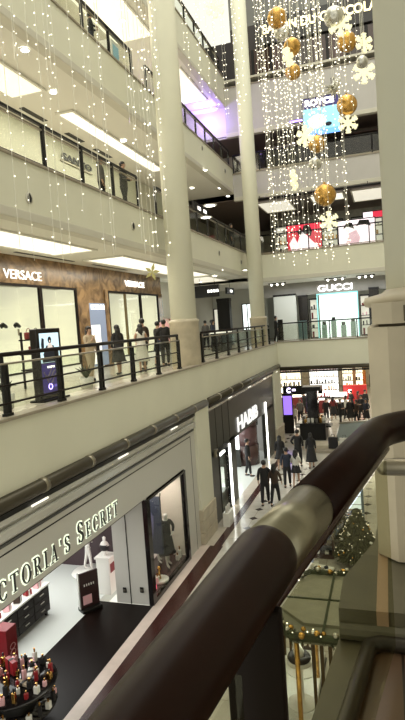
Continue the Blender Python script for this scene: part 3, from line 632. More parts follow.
# display window
t=thing('display_window','dark framed lingerie shop display window by the pale pier','shop window',(VX,13.2,FZ))
m=MB(); m.box(-.1,.03,0,.22,0,2.82).box(-.1,.03,2.86,3.02,0,2.82).box(-.1,.03,.22,2.86,0,.12).box(-.1,.03,.22,2.86,2.76,2.82); m.build('frame',blackgloss,t)
MB().box(-.02,-.01,.22,2.86,.12,2.76).build('pane',glass,t)
MB().box(-1.02,-.1,.1,3.0,0,.14).build('plinth',mat('dark_plinth',(.05,.02,.02),.15),t)
MB().box(-1.05,-1.02,.1,3.0,0,2.8).build('back_panel',mat('blush_panel',(.66,.52,.48),.5,emit=.25,ecol=(1,.85,.8)),t)
MB().box(-1.02,-.12,2.92,2.98,.14,2.8).build('side_panel',mat('pale_side_panel',(.72,.66,.58),.5),t)
m=MB()
for k in range(7): m.ball((-.9+R.uniform(-.2,.2),2.9,.5+k*.3),.025,(1,.6,1),1)
m.build('fairy_lights',bulb_m,t)
t=thing('poster_panel','tall dark blue poster panel inside the lingerie display window','poster',(-6.48,14.75,FZ+.75),-PI/2); t.rotation_euler=(0,0,-PI/2); t.location=(-7.12,14.75,FZ+.75); t.scale=(1,.62,1)
MB().box(-.04,.04,0,1.15,0,1.75).build('board',mat('poster_blue',(.02,.03,.06),.4),t); MB().prism([(.5,.2),(.62,.2),(.75,.7),(.8,1.1),(.65,1.25),(.5,1.1),(.42,.7)],'x',.04,.05).build('printed_figure',mat('poster_lilac',(.10,.10,.2),.5),t)
MB().box(-.05,.05,-.02,1.17,1.7,1.8).build('top_rail',silver,t)
for y in (.1,1.05): MB().tube([(0,y,1.8),(0,y,2.2)],.01,6).build('hanger',steel,t)
# ---- figures
def skin_mesh(verts,edges,radii,name,m,parent,sub=1,extra=None):
    me=bpy.data.meshes.new(name); me.from_pydata([Vector(v) for v in verts],edges,[]); o=bpy.data.objects.new('tmp',me); COL.objects.link(o)
    sk=o.modifiers.new('s','SKIN'); 
    for i,d in enumerate(o.data.skin_vertices[0].data):
        r=radii[i]; d.radius=r if isinstance(r,tuple) else (r,r); d.use_root=(i==0)
    ss=o.modifiers.new('u','SUBSURF'); ss.levels=sub; ss.render_levels=sub
    bpy.context.view_layer.update()
    nm=bpy.data.meshes.new_from_object(o.evaluated_get(bpy.context.evaluated_depsgraph_get())); bpy.data.objects.remove(o)
    if extra:
        b=MB(); b.b.from_mesh(nm); extra(b); b.b.to_mesh(nm); b.b.free()
    nm.name=name; return link(name,nm,m,parent,True)
def person(label,loc,rz,h=1.68,pose='stand',top=c_black,bottom=c_black,dress=False,hair='short',hair_m=hairm,sleeve='long',skirt_len=.5,body_m=skin,cat='person',name='person',shoes=True,clothed=True,stride=.12,seed=0):
    t=thing(name,label,cat,loc,rz); k=h/1.70; t.scale=(k,k,k)
    s=stride
    A={'stand':[((-.21,.0,1.16),(-.23,.06,.92),(-.23,.09,.82)),((.21,.0,1.16),(.23,.06,.92),(.23,.09,.82))],
       'walk':[((-.22,-.08,1.17),(-.23,-.06,.94),(-.23,-.02,.84)),((.22,.08,1.17),(.23,.18,.96),(.23,.24,.88))],
       'phone':[((-.21,.02,1.16),(-.23,.06,.92),(-.23,.09,.82)),((.22,.08,1.15),(.10,.26,1.30),(.06,.28,1.38))],
       'carry':[((-.23,.02,1.16),(-.14,.24,1.10),(-.06,.28,1.10)),((.23,.02,1.16),(.14,.24,1.10),(.06,.28,1.12))],
       'hip':[((-.30,-.02,1.20),(-.20,.08,1.02),(-.14,.10,1.0)),((.21,.0,1.16),(.23,.06,.92),(.23,.09,.82))]}[pose]
    V=[(0,0,.94),(0,.005,1.10),(0,0,1.30),(0,-.01,1.42),(0,.005,1.50),(0,.02,1.60),(0,.02,1.67)]
    Rr=[(.15,.11),(.125,.09),(.15,.10),(.10,.075),.052,(.078,.095),(.06,.075)]
    E_=[(0,1),(1,2),(2,3),(3,4),(4,5),(5,6)]
    def add(v,r,p): V.append(v); Rr.append(r); E_.append((p,len(V)-1)); return len(V)-1
    legs=[]
    for sx,st in ((-1,-s),(1,s)):
        a=add((sx*.09,.0,.86),.085,0); b=add((sx*.095,st*.5+.01,.49),.055,a); c=add((sx*.10,st-.02,.10),.036,b); d=add((sx*.10,st+.04,.035),(.04,.032),c); add((sx*.115,st+.15,.025),(.038,.022),d); legs.append((b,c,st))
    hands=[]
    for sx,(e,w,hd) in zip((-1,1),A):
        a=add((sx*.17,-.01,1.385),.055,3); b=add(e,.04,a); c=add(w,.027,b); d=add(hd,(.036,.02),c); hands.append((Vector(w),Vector(hd),sx))
    def extra(b):
        for w,hd,sx in hands:
            d=(hd-w).normalized(); side=d.cross(Vector((0,0,1)) if abs(d.z)<.8 else Vector((1,0,0))).normalized(); nrm=d.cross(side)
            for q,l in enumerate((.065,.075,.07,.055)):
                st=hd+side*(.024-q*.016)+d*.01; b.tube([st,st+d*l*.55,st+d*l*.9+nrm*.018],[.009,.008,.006],6)
            st=hd-d*.03+side*.03; b.tube([st,st+side*.02+d*.03,st+side*.022+d*.055+nrm*.01],[.010,.009,.007],6)
        b.tube([(0,.10,1.625),(0,.125,1.60),(0,.112,1.59)],[.010,.015,.010],8)     # nose
        for sx in (-1,1): b.ball((sx*.083,.02,1.61),.024,(.35,.7,1.1),1)            # ears
        b.tube([(-.022,.105,1.565),(0,.112,1.563),(.022,.105,1.565)],[.006,.009,.006],6)   # lips
    skin_mesh(V,E_,Rr,'body',body_m,t,1,extra)
    if cat=='person':
        m=MB()
        for sx in (-1,1): m.ball((sx*.032,.098,1.628),.011,(1.2,.6,.8),1)
        m.build('eyes',c_black,t)
    if clothed:
        up_=[0,1,2,3]; tv=[(0,0,.80),(0,.005,1.08),(0,0,1.30),(0,-.01,1.425)]; tr=[(.20,.16),(.17,.135),(.175,.125),(.11,.085)]; te=[(0,1),(1,2),(2,3)]
        for sx,(e,w,hd) in zip((-1,1),A):
            tv.append((sx*.175,-.01,1.385)); tr.append(.072); te.append((3,len(tv)-1)); n0=len(tv)-1
            if sleeve!='none':
                tv.append(e); tr.append(.055); te.append((n0,len(tv)-1))
                if sleeve=='long': tv.append(tuple(Vector(w)*.9+Vector(e)*.1)); tr.append(.040); te.append((len(tv)-2,len(tv)-1))
        skin_mesh(tv,te,tr,'top',top,t,1)
        if dress:
            z0=.94-skirt_len; MB().lathe([(.30*(1 if skirt_len>.3 else .85),z0),(.26,z0+.1*skirt_len+.02),(.21,.80),(.185,.93),(.15,1.06)],n=24,sy=.75).build('skirt',bottom,t,True)
        else:
            pv=[(0,0,1.04),(0,0,.86)]; pr=[(.155,.125),(.17,.135)]; pe=[(0,1)]
            for i,sx in enumerate((-1,1)):
                st=legs[i][2]; n=len(pv); pv+= [(sx*.095,0,.80),(sx*.097,st*.5+.01,.49),(sx*.10,st-.02,.11)]; pr+=[.105,.078,.058]; pe+=[(1,n),(n,n+1),(n+1,n+2)]
            skin_mesh(pv,pe,pr,'trousers',bottom,t,1)
        if shoes:
            for i,sx in enumerate((-1,1)):
                st=legs[i][2]; m=MB(); m.ball((sx*.105,st+.05,.035),.05,(1,2.6,.75),2); m.build('shoe',c_black if seed%2==0 else c_white,t,True)
    if hair:
        m=MB(); m.ball((0,-.008,1.648),.105,(.93,1.02,.98),3)
        for v in m.b.verts:
            if v.co.y>.06 and v.co.z<1.67: v.co.y=.06-(1.67-v.co.z)*.6
            if v.co.z<1.56: v.co.z=1.56
        if hair=='long': m.lathe([(.075,1.24),(.10,1.30),(.105,1.5),(.10,1.62)],(0,-.055,0),n=16,sy=.55)
        if hair=='bun': m.ball((0,-.10,1.72),.05)
        m.build('hair',hair_m,t,True)
    return t
def item_bag(p,label,m,s=1): handbag(p,label,m,s)
# mannequins in the window
person('white mannequin in a long black robe inside the lingerie display window',(-6.55,15.35,FZ+.14),-2.2,1.62,'hip',c_black,c_black,True,None,body_m=mann,cat='mannequin',name='mannequin',sleeve='long',skirt_len=.55,shoes=False)
person('smaller mannequin in black slip, left in the lingerie display window',(-6.95,15.6,FZ+.14),-2.0,1.45,'stand',c_black,c_navy,True,None,body_m=mann,cat='mannequin',name='mannequin',sleeve='none',skirt_len=.35,shoes=False)
t=thing('display_plinth','round white display plinth at the foot of the mannequins','plinth',(-6.42,14.35,FZ+.14)); MB().lathe([(.26,0),(.26,.05),(.22,.06)],n=28).build('base',mann,t,True); MB().lathe([(.05,.06),(.02,.3),(.06,.34),(.03,.42)],n=14).build('bottle',gold,t,True)
t=thing('gift_box','small red glowing gift box in the lingerie display window','box',(-6.4,13.75,FZ+.14)); MB().box(-.1,.1,-.1,.1,0,.14,.01).build('box',pinke,t); MB().box(-.105,.105,-.02,.02,0,.145).build('ribbon',whitep,t)
for i,(y,h) in enumerate(((14.15,.3),(15.75,.22),(15.95,.35))):
    t=thing('perfume_bottle',['tall clear bottle left on the lingerie window floor','short bottle beside the right jamb of the lingerie window','taller bottle at the right jamb of the lingerie window'][i],'bottle',(-6.4,y,FZ+.14)); MB().box(-.05,.05,-.05,.05,0,h*.7,.01).build('bottle',whitep,t); MB().lathe([(.02,h*.7),(.025,h)],n=10).build('cap',gold,t)
# shop interior
t=thing('drawer_chest','black chest of drawers with a row of gift boxes on top inside the lingerie shop','chest',(-8.7,10.3,FZ))
MB().box(-.6,0,0,2.05,.12,.80,.01).build('body',mat('chest_black',(.014,.011,.010),.6,spec=.3),t); MB().box(-.63,.03,-.03,2.08,.80,.84).build('top',whitep,t)
for sx in (-.5,-.08):
    for sy in (.06,1.93): MB().box(sx-.03,sx+.03,sy,sy+.06,0,.12).build('foot',black,t)
for r_ in range(3):
    for c in range(3):
        d=MB().box(0,.02,.05+c*.66,.05+c*.66+.62,.15+r_*.21,.15+r_*.21+.19,.008).build('drawer',mat('drawer_black',(.018,.014,.012),.6,spec=.3),t)
        MB().tube([(.035,.28+c*.66,.26+r_*.21),(.035,.44+c*.66,.26+r_*.21)],.013,8).build('handle',steel,d)
for k in range(9):
    mcol=[c_brown,redb,pink,whitep,c_red][R.randrange(5)]
    g=thing('gift_box','small gift box number in the row on the black drawer chest'.replace(' number',''),'box',(-8.84-(k%2)*.24,10.45+k*.2,FZ+.84),R.uniform(-.3,.3),'gift boxes on the drawer chest')
    g['label']=['brown','red','pink','white','maroon'][[c_brown,redb,pink,whitep,c_red].index(mcol)]+' gift box on the black drawer chest, '+['at the left end','second from the left end','third from the left end','fourth from the left end','in the middle','fourth from the right end','third from the right end','second from the right end','at the right end'][k]
    MB().box(-.08,.08,-.085,.085,0,.13+.05*(k%3),.01).build('box',mcol,g); MB().box(-.085,.085,-.02,.02,0,.135+.05*(k%3)).build('ribbon',c_black if mcol is whitep else whitep,g)
t=thing('bow_display','crimson ribbon bow at the right end of the drawer chest','bow',(-8.9,12.25,FZ+.92)); m=MB()
for sx in (-1,1): m.ball((0,sx*.1,.03),.10,(.5,1,.7),2)
m.build('loops',redb,t,True); MB().ball((0,0,.03),.04).build('knot',red,t,True)
t=thing('display_column','tall crimson display column with pink emblem beside the perfume table','display stand',(-7.9,9.55,FZ))
MB().box(-.17,.17,-.17,.17,0,1.25,.01).build('body',red,t); MB().box(-.2,.2,-.2,.2,0,.06).build('foot',black,t)
for k in range(3): MB().tube([(.175,.08*math.cos(a),.85-k*.13+.06*math.sin(a)) for a in [2*PI*j/14 for j in range(15)]],.008,5).build('emblem',pink,t)
def round_table(p,r,h,label):
    t=thing('display_table',label,'table',p)
    MB().lathe([(r,h-.05),(r+.02,h-.02),(r,h)],n=40).build('tabletop',blackgloss,t,True); MB().lathe([(r*.95,h*.42),(r*.97,h*.42+.04)],n=40).build('lower_shelf',blackgloss,t,True); MB().lathe([(r*.5,0),(r*.5,h-.05)],n=30).build('pedestal',black,t,True); return t
TX,TY=-6.95,8.55
round_table((TX,TY,FZ),.78,.82,'round black table crowded with perfume bottles at the shop entrance')
n=0
pos=[]
for ring,cnt,zz in ((.66,20,.82),(.42,12,.82),(.18,5,.82),(.70,20,.40)):
    for k in range(cnt):
        a=2*PI*(k+.5*(ring<.5))/cnt; pos.append((TX+ring*math.cos(a),TY+ring*math.sin(a),FZ+zz))
bm_=[('pink',pink),('white',whitep),('gold',gold),('dark',c_black),('red',redb)]
protos={}
def bottle_proto(cn,cm,h,w):
    t=thing('perfume_bottle','x','bottle',(0,0,0)); MB().box(-w,w,-w,w,0,h*.7,.01).build('glass_body',cm,t); MB().lathe([(w*.4,h*.7),(w*.5,h)],n=10).build('cap',gold if cm is not gold else black,t); return t
for i,p in enumerate(pos):
    cn,cm=bm_[(i*7+i//5)%5]; key=(cn,i%3)
    lower=p[2]<FZ+.6; lb=cn+(' tall' if i%3==2 else ' small' if i%3==0 else ' square')+' perfume bottle on the '+('lower shelf' if lower else 'top')+' of the round table at the shop entrance'
    g='perfume bottles on the round table '+('lower shelf' if lower else 'top')
    if key not in protos:
        b=bottle_proto(cn,cm,(.15,.19,.27)[i%3],(.032,.045,.035)[i%3]); protos[key]=b; b.location=p; tag(b,lb,None,g)
    else: dup(protos[key],p,R.uniform(0,1.5),lb,g)
for i,(dx,dy,m_) in enumerate(((.25,.35,whitep),(.1,.7,pink),(-.3,.3,redb),(.35,-.1,c_beige))):
    t=thing('gift_box',['long white','long pink','upright crimson','beige'][i]+' box lying among the perfume bottles','box',(TX+dx*.7,TY+dy*.7,FZ+.84),.5+i*.3); MB().box(-.05,.05,-.16,.16,0,.05 if i!=2 else .26,.008).build('box',m_,t); MB().box(-.052,.052,-.03,.03,0,.055 if i!=2 else .265).build('band',black,t)
t=shelf_unit((-8.6,7.6,FZ),1.6,1.25,4,'low red display rack of goods at the left edge of the lingerie shop',red,mat('rose_back',(.5,.05,.08),.5),items=[pink,redb,whitep],face=PI/2)
t=thing('sign_stand','dark maroon standing sign with a small pale picture at the shop threshold','sign',(-7.75,12.75,FZ),-.6)
MB().box(-.03,.03,-.27,.27,.1,1.02,.008).build('board',vsdark,t); MB().box(.03,.036,-.2,.05,.18,.42).build('picture',pink,t); m=MB()
for k in range(5): m.box(.03,.036,-.15+k*.065,-.12+k*.065,.66,.72)
m.build('caption_marks',whitep,t); MB().box(-.16,.16,-.28,.28,0,.1,.02).build('foot',black,t); MB().box(-.04,.04,-.30,-.27,.1,1.05).build('frame',silver,t)
t=thing('display_pedestal','narrow white pedestal with a red lined niche beside the dark shop wall','pedestal',(-7.75,13.75,FZ)); MB().box(-.2,.2,-.2,.2,0,1.0,.01).build('body',whitep,t); MB().box(.2,.205,-.14,.14,.6,.85).build('niche',red,t); MB().box(-.23,.23,-.23,.23,1.0,1.05).build('top',whitep,t)
t=thing('bust_form','small dark and white bust form standing on the white pedestal','bust',(-7.75,13.75,FZ+1.05)); MB().lathe([(.06,0),(.03,.05),(.10,.16),(.14,.28),(.10,.36),(.04,.40),(.05,.5),(.01,.53)],n=18,sy=.7).build('torso',mann,t,True); MB().lathe([(.105,.14),(.145,.24),(.13,.3)],n=18,sy=.75).build('garment',c_black,t,True)
person('bare white full length mannequin standing in the lingerie shop behind the sign stand',(-8.75,14.5,FZ+.2),-1.2,1.7,'stand',None,None,False,None,body_m=mann,cat='mannequin',name='mannequin',clothed=False,shoes=False)
t=thing('display_table','low round white table around the mannequin inside the shop','table',(-8.75,14.5,FZ)); MB().lathe([(.5,.14),(.52,.17),(.5,.2)],n=30).build('top',whitep,t,True); MB().lathe([(.2,0),(.2,.14)],n=20).build('pedestal',whitep,t,True)
for i,(x,y) in enumerate(((-9,9),(-9.5,12.5),(-11.5,9.5),(-11.8,13))):
    t=thing('ceiling_light','bright square light in the lingerie shop ceiling','ceiling light',(x,y,-2.98),0,'square lights in the lingerie shop ceiling'); MB().box(-.4,.4,-.4,.4,-.03,0).build('diffuser',mat('shop_lamp',(1,1,1),.5,emit=7,ecol=(1,1,.96)) if i==0 else bpy.data.materials['shop_lamp'],t); MB().box(-.45,.45,-.45,-.4,-.04,0).build('frame',black,t)
# ---------------------------------------------------------------- jeweller: HABIB
HX=-6.15
def hab(name,mb,m): return struct(name,mb,m)
hab('wall_left',MB().box(HX-.3,HX,18.75,31.0,-3.28,-1.62),greyfront)
hab('wall_left',MB().box(HX-.3,HX,18.75,19.9,FZ,-3.15),greyfront)
hab('wall_left',MB().box(HX-.3,HX,21.5,22.4,FZ,-3.15),greyfront)
hab('wall_left',MB().box(HX-.3,HX,29.0,31.0,FZ,-3.15),greyfront)
struct('trim_60',MB().box(HX-.1,HX+.05,18.75,31,-1.62,-1.34,.03),silver)
for y in (19.8,20.7,21.6): struct('trim_61',MB().box(HX,HX+.01,y,y+.02,-3.15,-1.62),black)
sign('shop_sign','white HABIB letters on the charcoal fascia','HABIB',mat('white_letter',(.9,.9,.9),.5,emit=.6),(HX+.02,22.8,-3.14),3.9,.62,'x',bold=.02,ext=.03)
def light_strip(y,z1,label):
    t=thing('light_strip',label,'light',(HX+.03,y,FZ)); MB().box(-.02,.03,0,.14,.05,z1-FZ).build('diffuser',strip_m,t); MB().box(-.05,-.02,-.03,.23,.0,z1-FZ+.03).build('channel',steel,t)
light_strip(21.28,-3.3,'vertical white light strip left of the jeweller entrance, nearest the pilaster'); light_strip(28.55,-2.75,'vertical white light strip right of the jeweller entrance')
t=thing('display_window','narrow dark display window of the jeweller left of the light strip','shop window',(HX,19.9,FZ))
m=MB(); m.box(-.1,.02,0,.1,0,2.65).box(-.1,.02,1.25,1.35,0,2.65).box(-.1,.02,.1,1.25,2.45,2.65); m.build('frame',black,t); MB().box(-.02,-.01,.1,1.25,0,2.45).build('pane',glass,t)
MB().box(-.8,-.1,.1,1.25,0,.8).build('plinth',greyfront,t); MB().box(-.85,-.8,.1,1.3,.8,2.6).build('back_panel',mat('dark_back',(.05,.05,.05),.4),t); MB().box(-.1,.0,.2,.9,2.3,2.38).build('lamp',strip_m,t)
for i,(y,m_) in enumerate(((20.2,whitep),(20.6,redb),(20.95,whitep))):
    t=thing('jewellery_bust',['white necklace bust left in the narrow jeweller window','red necklace bust in the middle of the narrow jeweller window','white necklace bust right in the narrow jeweller window'][i],'display bust',(HX-.4,y,FZ+.8)); MB().lathe([(.08,0),(.1,.02),(.05,.06),(.13,.24),(.05,.34),(.04,.42)],n=16,sy=.6).build('bust',m_,t,True); MB().tube([(.02+.05*math.sin(a),.08*math.cos(a),.26+.05*math.sin(a)) for a in [PI+PI*k/8 for k in range(9)]],.008,5).build('necklace',gold,t)
struct('floor',MB().box(-12.5,-6.15,17.35,31,FZ-.3,FZ+.002),shopfloor)
struct('wall_left',MB().box(-12.6,-12.5,17.3,31,FZ,-1.4),mat('jeweller_wall',(.55,.58,.58),.4))
struct('wall_left',MB().box(-12.5,-6.4,30.8,31,FZ,-1.4),mat('jeweller_side_wall',(.38,.36,.34),.4))
struct('ceiling',MB().box(-12.5,-6.45,17.35,31,-2.75,-2.7),white)
t=thing('lit_poster','pale blue lit poster panel inside the jeweller entrance','screen',(-8.6,27.2,FZ)); MB().box(0,1.3,0,.08,.9,2.7).build('picture',whiteglow,t); MB().box(-.04,1.34,-.01,.1,.0,.9).build('base',greyfront,t)
t=thing('display_cabinet','round brown glass showcase column inside the jeweller entrance','showcase',(-7.1,28.0,FZ)); MB().lathe([(.62,0),(.62,1.0)],n=32).build('base',mat('brown_lacquer',(.07,.035,.03),.2),t,True); MB().lathe([(.58,1.0),(.58,2.0)],n=32).build('glass_drum',mat('dark_red_glass',(.13,.07,.07),.08),t,True); MB().lathe([(.64,2.0),(.64,2.9)],n=32).build('canopy',mat('brown_lacquer2',(.10,.06,.055),.25),t,True)
MB().lathe([(.645,2.3),(.645,2.5)],n=32).build('lit_band',mat('dim_band',(.4,.4,.35),.4,emit=.3,ecol=(.6,.6,.5)),t,True)
t=thing('showcase_counter','low glass topped jewellery counter with a pale top inside the shop','counter',(-9.6,22.5,FZ)); MB().box(-.35,.35,0,3.2,0,.75,.01).build('body',greyfront,t); MB().box(-.33,.33,.02,3.18,.75,.98).build('glass_case',whiteglow,t)
for i,(x,y) in enumerate(((-8.5,20.5),(-8.5,24),(-8.5,27.2),(-10.8,22),(-10.8,26))):
    t=thing('ceiling_light','square light panel in the jeweller ceiling','ceiling light',(x,y,-2.75),0,'square lights in the jeweller ceiling'); MB().box(-.5,.5,-.5,.5,-.03,0).build('diffuser',bpy.data.materials['shop_lamp'],t); MB().box(-.55,.55,-.55,-.5,-.04,0).build('frame',white,t)
t=thing('wall_sensor','small dark box sensor on the pilaster edge beside the jeweller','sensor',at(216,453,x=-6.0)); MB().box(-.06,.06,-.12,.12,-.14,.14,.02).build('housing',steel_dk,t); MB().tube([(.06,0,0),(.09,0,0)],.05,14).build('lens',black,t)
t=thing('planter_stand','small white stand with little figures at the foot of the first light strip','stand',(-5.75,19.3,FZ)); MB().box(-.12,.12,-.3,.3,0,.5,.01).build('body',whitep,t)
for y in (-.2,0,.2): MB().lathe([(.05,.5),(.03,.62),(.05,.68),(.01,.74)],(0,y,0),n=10).build('ornament',mann,t,True)
# ---------------------------------------------------------------- people
def fl(px,py,z=FZ): p=at(px,py,z=z); return (p.x,p.y,z)
# upper gallery
person('woman in beige top holding a phone up by the marble pillar',(-8.6,15.35,0),-1.9,1.62,'phone',c_beige,c_beige,hair='long')
person('woman in a white dress facing the lit shop window',(-7.9,17.6,0),.6,1.6,'carry',c_white,c_white,True,'long',sleeve='none',skirt_len=.55)
person('woman with long dark hair and dark clothes left of the woman in white',(-8.55,17.15,0),1.0,1.62,'stand',c_black,c_black,True,'long',skirt_len=.5)
person('man in a dark brown shirt standing behind the woman in white',(-8.4,18.9,0),.9,1.80,'stand',c_brown,c_black)
person('person in black jacket nearest the round column on the eye-level gallery',(-7.9,19.75,0),.4,1.72,'hip',c_black,c_black)
person('person in black with a wide coat beside the white poster lightbox',(-8.5,20.6,0),-.5,1.68,'carry',c_black,c_navy,True,'short',skirt_len=.4)
# second balcony
person('person in dark clothes leaning at the second balcony rail beside the column',(-7.95,17.3,5.3),-1.6,1.62,'carry',c_black,c_black)
person('person in dark grey top standing second from the column on the second balcony',(-8.4,16.6,5.3),-1.2,1.66,'stand',c_grey,c_black,hair='long')
person('person in black standing behind the far end of the second balcony rail',(-8.0,31.2,5.3),-1.6,1.65,'stand',c_black,c_black)
# third balcony
person('person in black at the third balcony rail, cut by the top of the picture',(-8.75,14.95,10.4),-1.6,1.75,'hip',c_black,c_black)
person('person in black crouched behind the third balcony rail by the white display box',(-8.65,17.2,10.4),-1.2,1.35,'carry',c_black,c_navy)
person('person in dark clothes at the left edge of the second balcony',(-8.6,11.35,5.3),-1.5,1.75,'stand',c_brown,c_black)
# atrium floor
person('tall man in black walking with a woman, nearest couple on the atrium floor',fl(266,505),.1,1.76,'walk',c_black,c_black,stride=.16)
person('woman in dark brown walking beside the tall man in black',fl(276,505),-.15,1.62,'walk',c_brown,c_black,hair='long',stride=.22)
person('woman with long hair and dark dress walking by the jeweller light strip',fl(281,470),.2,1.66,'stand',c_black,c_black,True,'long',skirt_len=.35)
person('person in dark clothes left of the one in the white shirt',fl(288,487),.1,1.70,'walk',c_navy,c_black)
person('person in a white shirt and black shorts walking away across the atrium',fl(297,487),-.1,1.60,'carry',c_white,c_black,True,'long',skirt_len=.25,sleeve='short')
person('broad man in black seen from behind in the middle of the group',fl(299,467),0,1.82,'hip',c_black,c_black)
person('woman in a black dress at the right of the group on the atrium floor',fl(312,468),.2,1.68,'stand',c_black,c_black,True,'long',skirt_len=.6)
person('person in a white shirt and dark shorts near the purple screen, left of two',fl(285,430),-2.6,1.66,'stand',c_white,c_black)
person('smaller person in white top near the purple screen, right of two',fl(295,428),-2.9,1.5,'walk',c_white,c_grey,hair='long',seed=1)
person('salesperson in a black suit standing inside the jeweller entrance',fl(249,476),-1.4,1.74,'stand',c_black,c_black)
crowd=[(327,423,c_black,'person in black standing left of the red display on the plaza'),(334,420,c_red,'person in maroon in front of the red display on the plaza'),(341,424,c_black,'person in black bending near the red display'),
(347,421,c_white,'person in a white top between the plaza stands'),(351,424,c_black,'person in black left in the dark crowd by the stone pillar'),(357,424,c_brown,'person in brown in the middle of the dark crowd by the stone pillar'),
(362,420,c_black,'tall person in black in the dark crowd by the stone pillar'),(367,424,c_navy,'person in navy at the right of the dark crowd by the stone pillar'),(305,414,c_black,'person in black behind the dark kiosk tower'),
(301,424,c_grey,'person in grey walking left of the dark kiosk tower'),(352,413,c_black,'small far person in black at the rear of the plaza crowd'),(359,413,c_red,'small far person in maroon at the rear of the plaza crowd'),(366,414,c_black,'small far person in black at the right rear of the plaza crowd')]
for i,(px,py,m_,lb) in enumerate(crowd): person(lb,fl(px,py),R.uniform(-3,3),R.uniform(1.58,1.78),['stand','walk','carry','hip'][i%4],m_,c_black,i%3==1,'long' if i%2 else 'short',seed=i)
# far upper shoppers at eye level
for i,(x,y,m_,lb) in enumerate(((-6.5,35.0,c_black,'person in black on the far gallery left of the white wall panel'),(-7.2,34.4,c_brown,'person in brown on the far gallery by the corner column'),(-9.2,30.2,c_black,'person in black at the counter in the left gallery'),
    (-8.9,29.4,c_navy,'person in navy at the counter in the left gallery'),(-9.9,31.2,c_grey,'person in grey beside the counter deep in the left gallery'))): person(lb,(x,y,0),R.uniform(-3,3),1.66,'stand',m_,c_black,False,'long' if i%2 else 'short')
# ---------------------------------------------------------------- plaza behind the atrium, ground floor
struct('ceiling',MB().box(-15,XR,YF+.2,61,-1.5,-1.4),white)
struct('wall_far',MB().box(-15,XR,60,60.2,FZ,-1.4),mat('plaza_back',(.45,.38,.26),.5,noise=.3))
struct('wall_left',MB().box(-15.2,-15,31,61,FZ,-1.4),cream2)
struct('wall_right',MB().box(XR,XR+.2,-2,61,FZ,26),cream2)
for i,(x,y) in enumerate(((-9,40),(-5.5,40),(-2,40),(-9,46),(-5.5,46),(-2,46),(1.5,40),(1.5,46),(-7,52),(-3,52))):
    t=thing('ceiling_light','long bright trough light in the plaza ceiling','ceiling light',(x,y,-1.5),0,'trough lights in the plaza ceiling'); MB().box(-1.1,1.1,-.5,.5,-.05,0).build('diffuser',bpy.data.materials['plaza_lamp'] if i else mat('plaza_lamp',(1,1,1),.5,emit=3.2,ecol=(1,.96,.82)),t); MB().box(-1.2,1.2,-.6,-.5,-.1,0).build('frame',cream2,t)
t=thing('hanging_sign','long black hanging directory sign with a lilac round mark on the plaza','sign',(-6.5,36,-3.1))
MB().box(0,2.5,-.05,.05,-.28,.28,.01).build('board',black,t); lil=mat('lilac_mark',(.8,.7,1),.5,emit=2.2,ecol=(.78,.68,1))
MB().tube([(.40+.13*math.cos(a),-.06,.13*math.sin(a)) for a in [PI*.25+1.5*PI*k/14 for k in range(15)]],.045,8).build('round_mark',lil,t); m=MB(); m.box(.6,.82,-.06,-.05,-.05,.08)
for k in range(3): m.box(1.5+k*.17,1.6+k*.17,-.06,-.05,-.07,.07)
m.build('small_marks',lil,t)
for x in (.3,2.2): MB().tube([(x,0,.28),(x,0,1.6)],.015,6).build('hanger',black,t)
t=thing('screen_totem','glowing purple screen by the end of the jeweller wall','screen',(-6.0,35.6,FZ)); MB().box(-.5,.15,-.08,.08,0,2.55,.02).build('body',black,t); MB().box(-.44,.10,-.09,-.08,1.2,2.4).build('screen',purple,t)
gl=mat('shelf_glow',(.9,.8,.6),.5,emit=1.3,ecol=(1,.88,.62)); gl2=mat('shelf_white_glow',(.9,.9,.85),.5,emit=1.5,ecol=(1,.97,.9))
for i,(x,y,w,h,g_,lb) in enumerate(((-9.6,49,2.4,3.3,gl,'leftmost warm lit shelving on the back of the plaza'),(-6.8,51,2.6,3.2,gl2,'white lit shelving behind the hanging sign'),(-4.0,52,1.9,3.4,gl,'warm lit shelving left of the timber columns'),(.0,52,2.4,3.4,gl,'warm lit shelving beside the stone pillar'))):
    shelf_unit((x,y,FZ),w,h,5,lb,black,g_,items=[redb,gold,c_black,whitep,pink])
for i,x in enumerate((-2.7,-1.9,-1.1,-.4)):
    t=thing('timber_column',['leftmost','second','third','rightmost'][i]+' golden brown column on the rear of the plaza','column',(x,48,FZ)); MB().box(-.13,.13,-.13,.13,.2,4.3,.02).build('shaft',[wood2,gold][i%2],t); MB().box(-.2,.2,-.2,.2,0,.2).build('base',black,t)
for i,(x,y,w,lb) in enumerate(((-6.2,43.0,1.5,'left bright cosmetics counter under the hanging sign'),(-4.2,41.8,1.3,'bright cosmetics counter right of the kiosk tower'),(-8.4,45,1.8,'low dark cosmetics counter at the left of the plaza'))):
    t=thing('display_counter',lb,'counter',(x,y,FZ)); MB().box(0,w,0,.6,0,1.0,.02).build('body',[c_red,black,c_red][i],t); MB().box(-.03,w+.03,-.03,.63,1.0,1.05).build('top',gl2,t); MB().box(.05,w-.05,.3,.5,1.35,1.65).build('lit_header',gl2,t)
    for x2 in (.1,w-.1): MB().tube([(x2,.4,1.05),(x2,.4,1.35)],.02,6).build('post',black,t)
t=thing('display_wall','glossy red promotional display wall on the plaza','display stand',(-3.3,43.5,FZ)); MB().box(0,1.7,0,.3,0,2.0,.02).build('panel',mat('red_gloss',(.45,.02,.02),.3,emit=.12,ecol=(1,.1,.1)),t); MB().ball((.5,-.05,1.55),.14,(1,.3,1),2).build('lamp',lightw,t); MB().box(-.05,1.75,-.2,.4,0,.12).build('base',black,t)
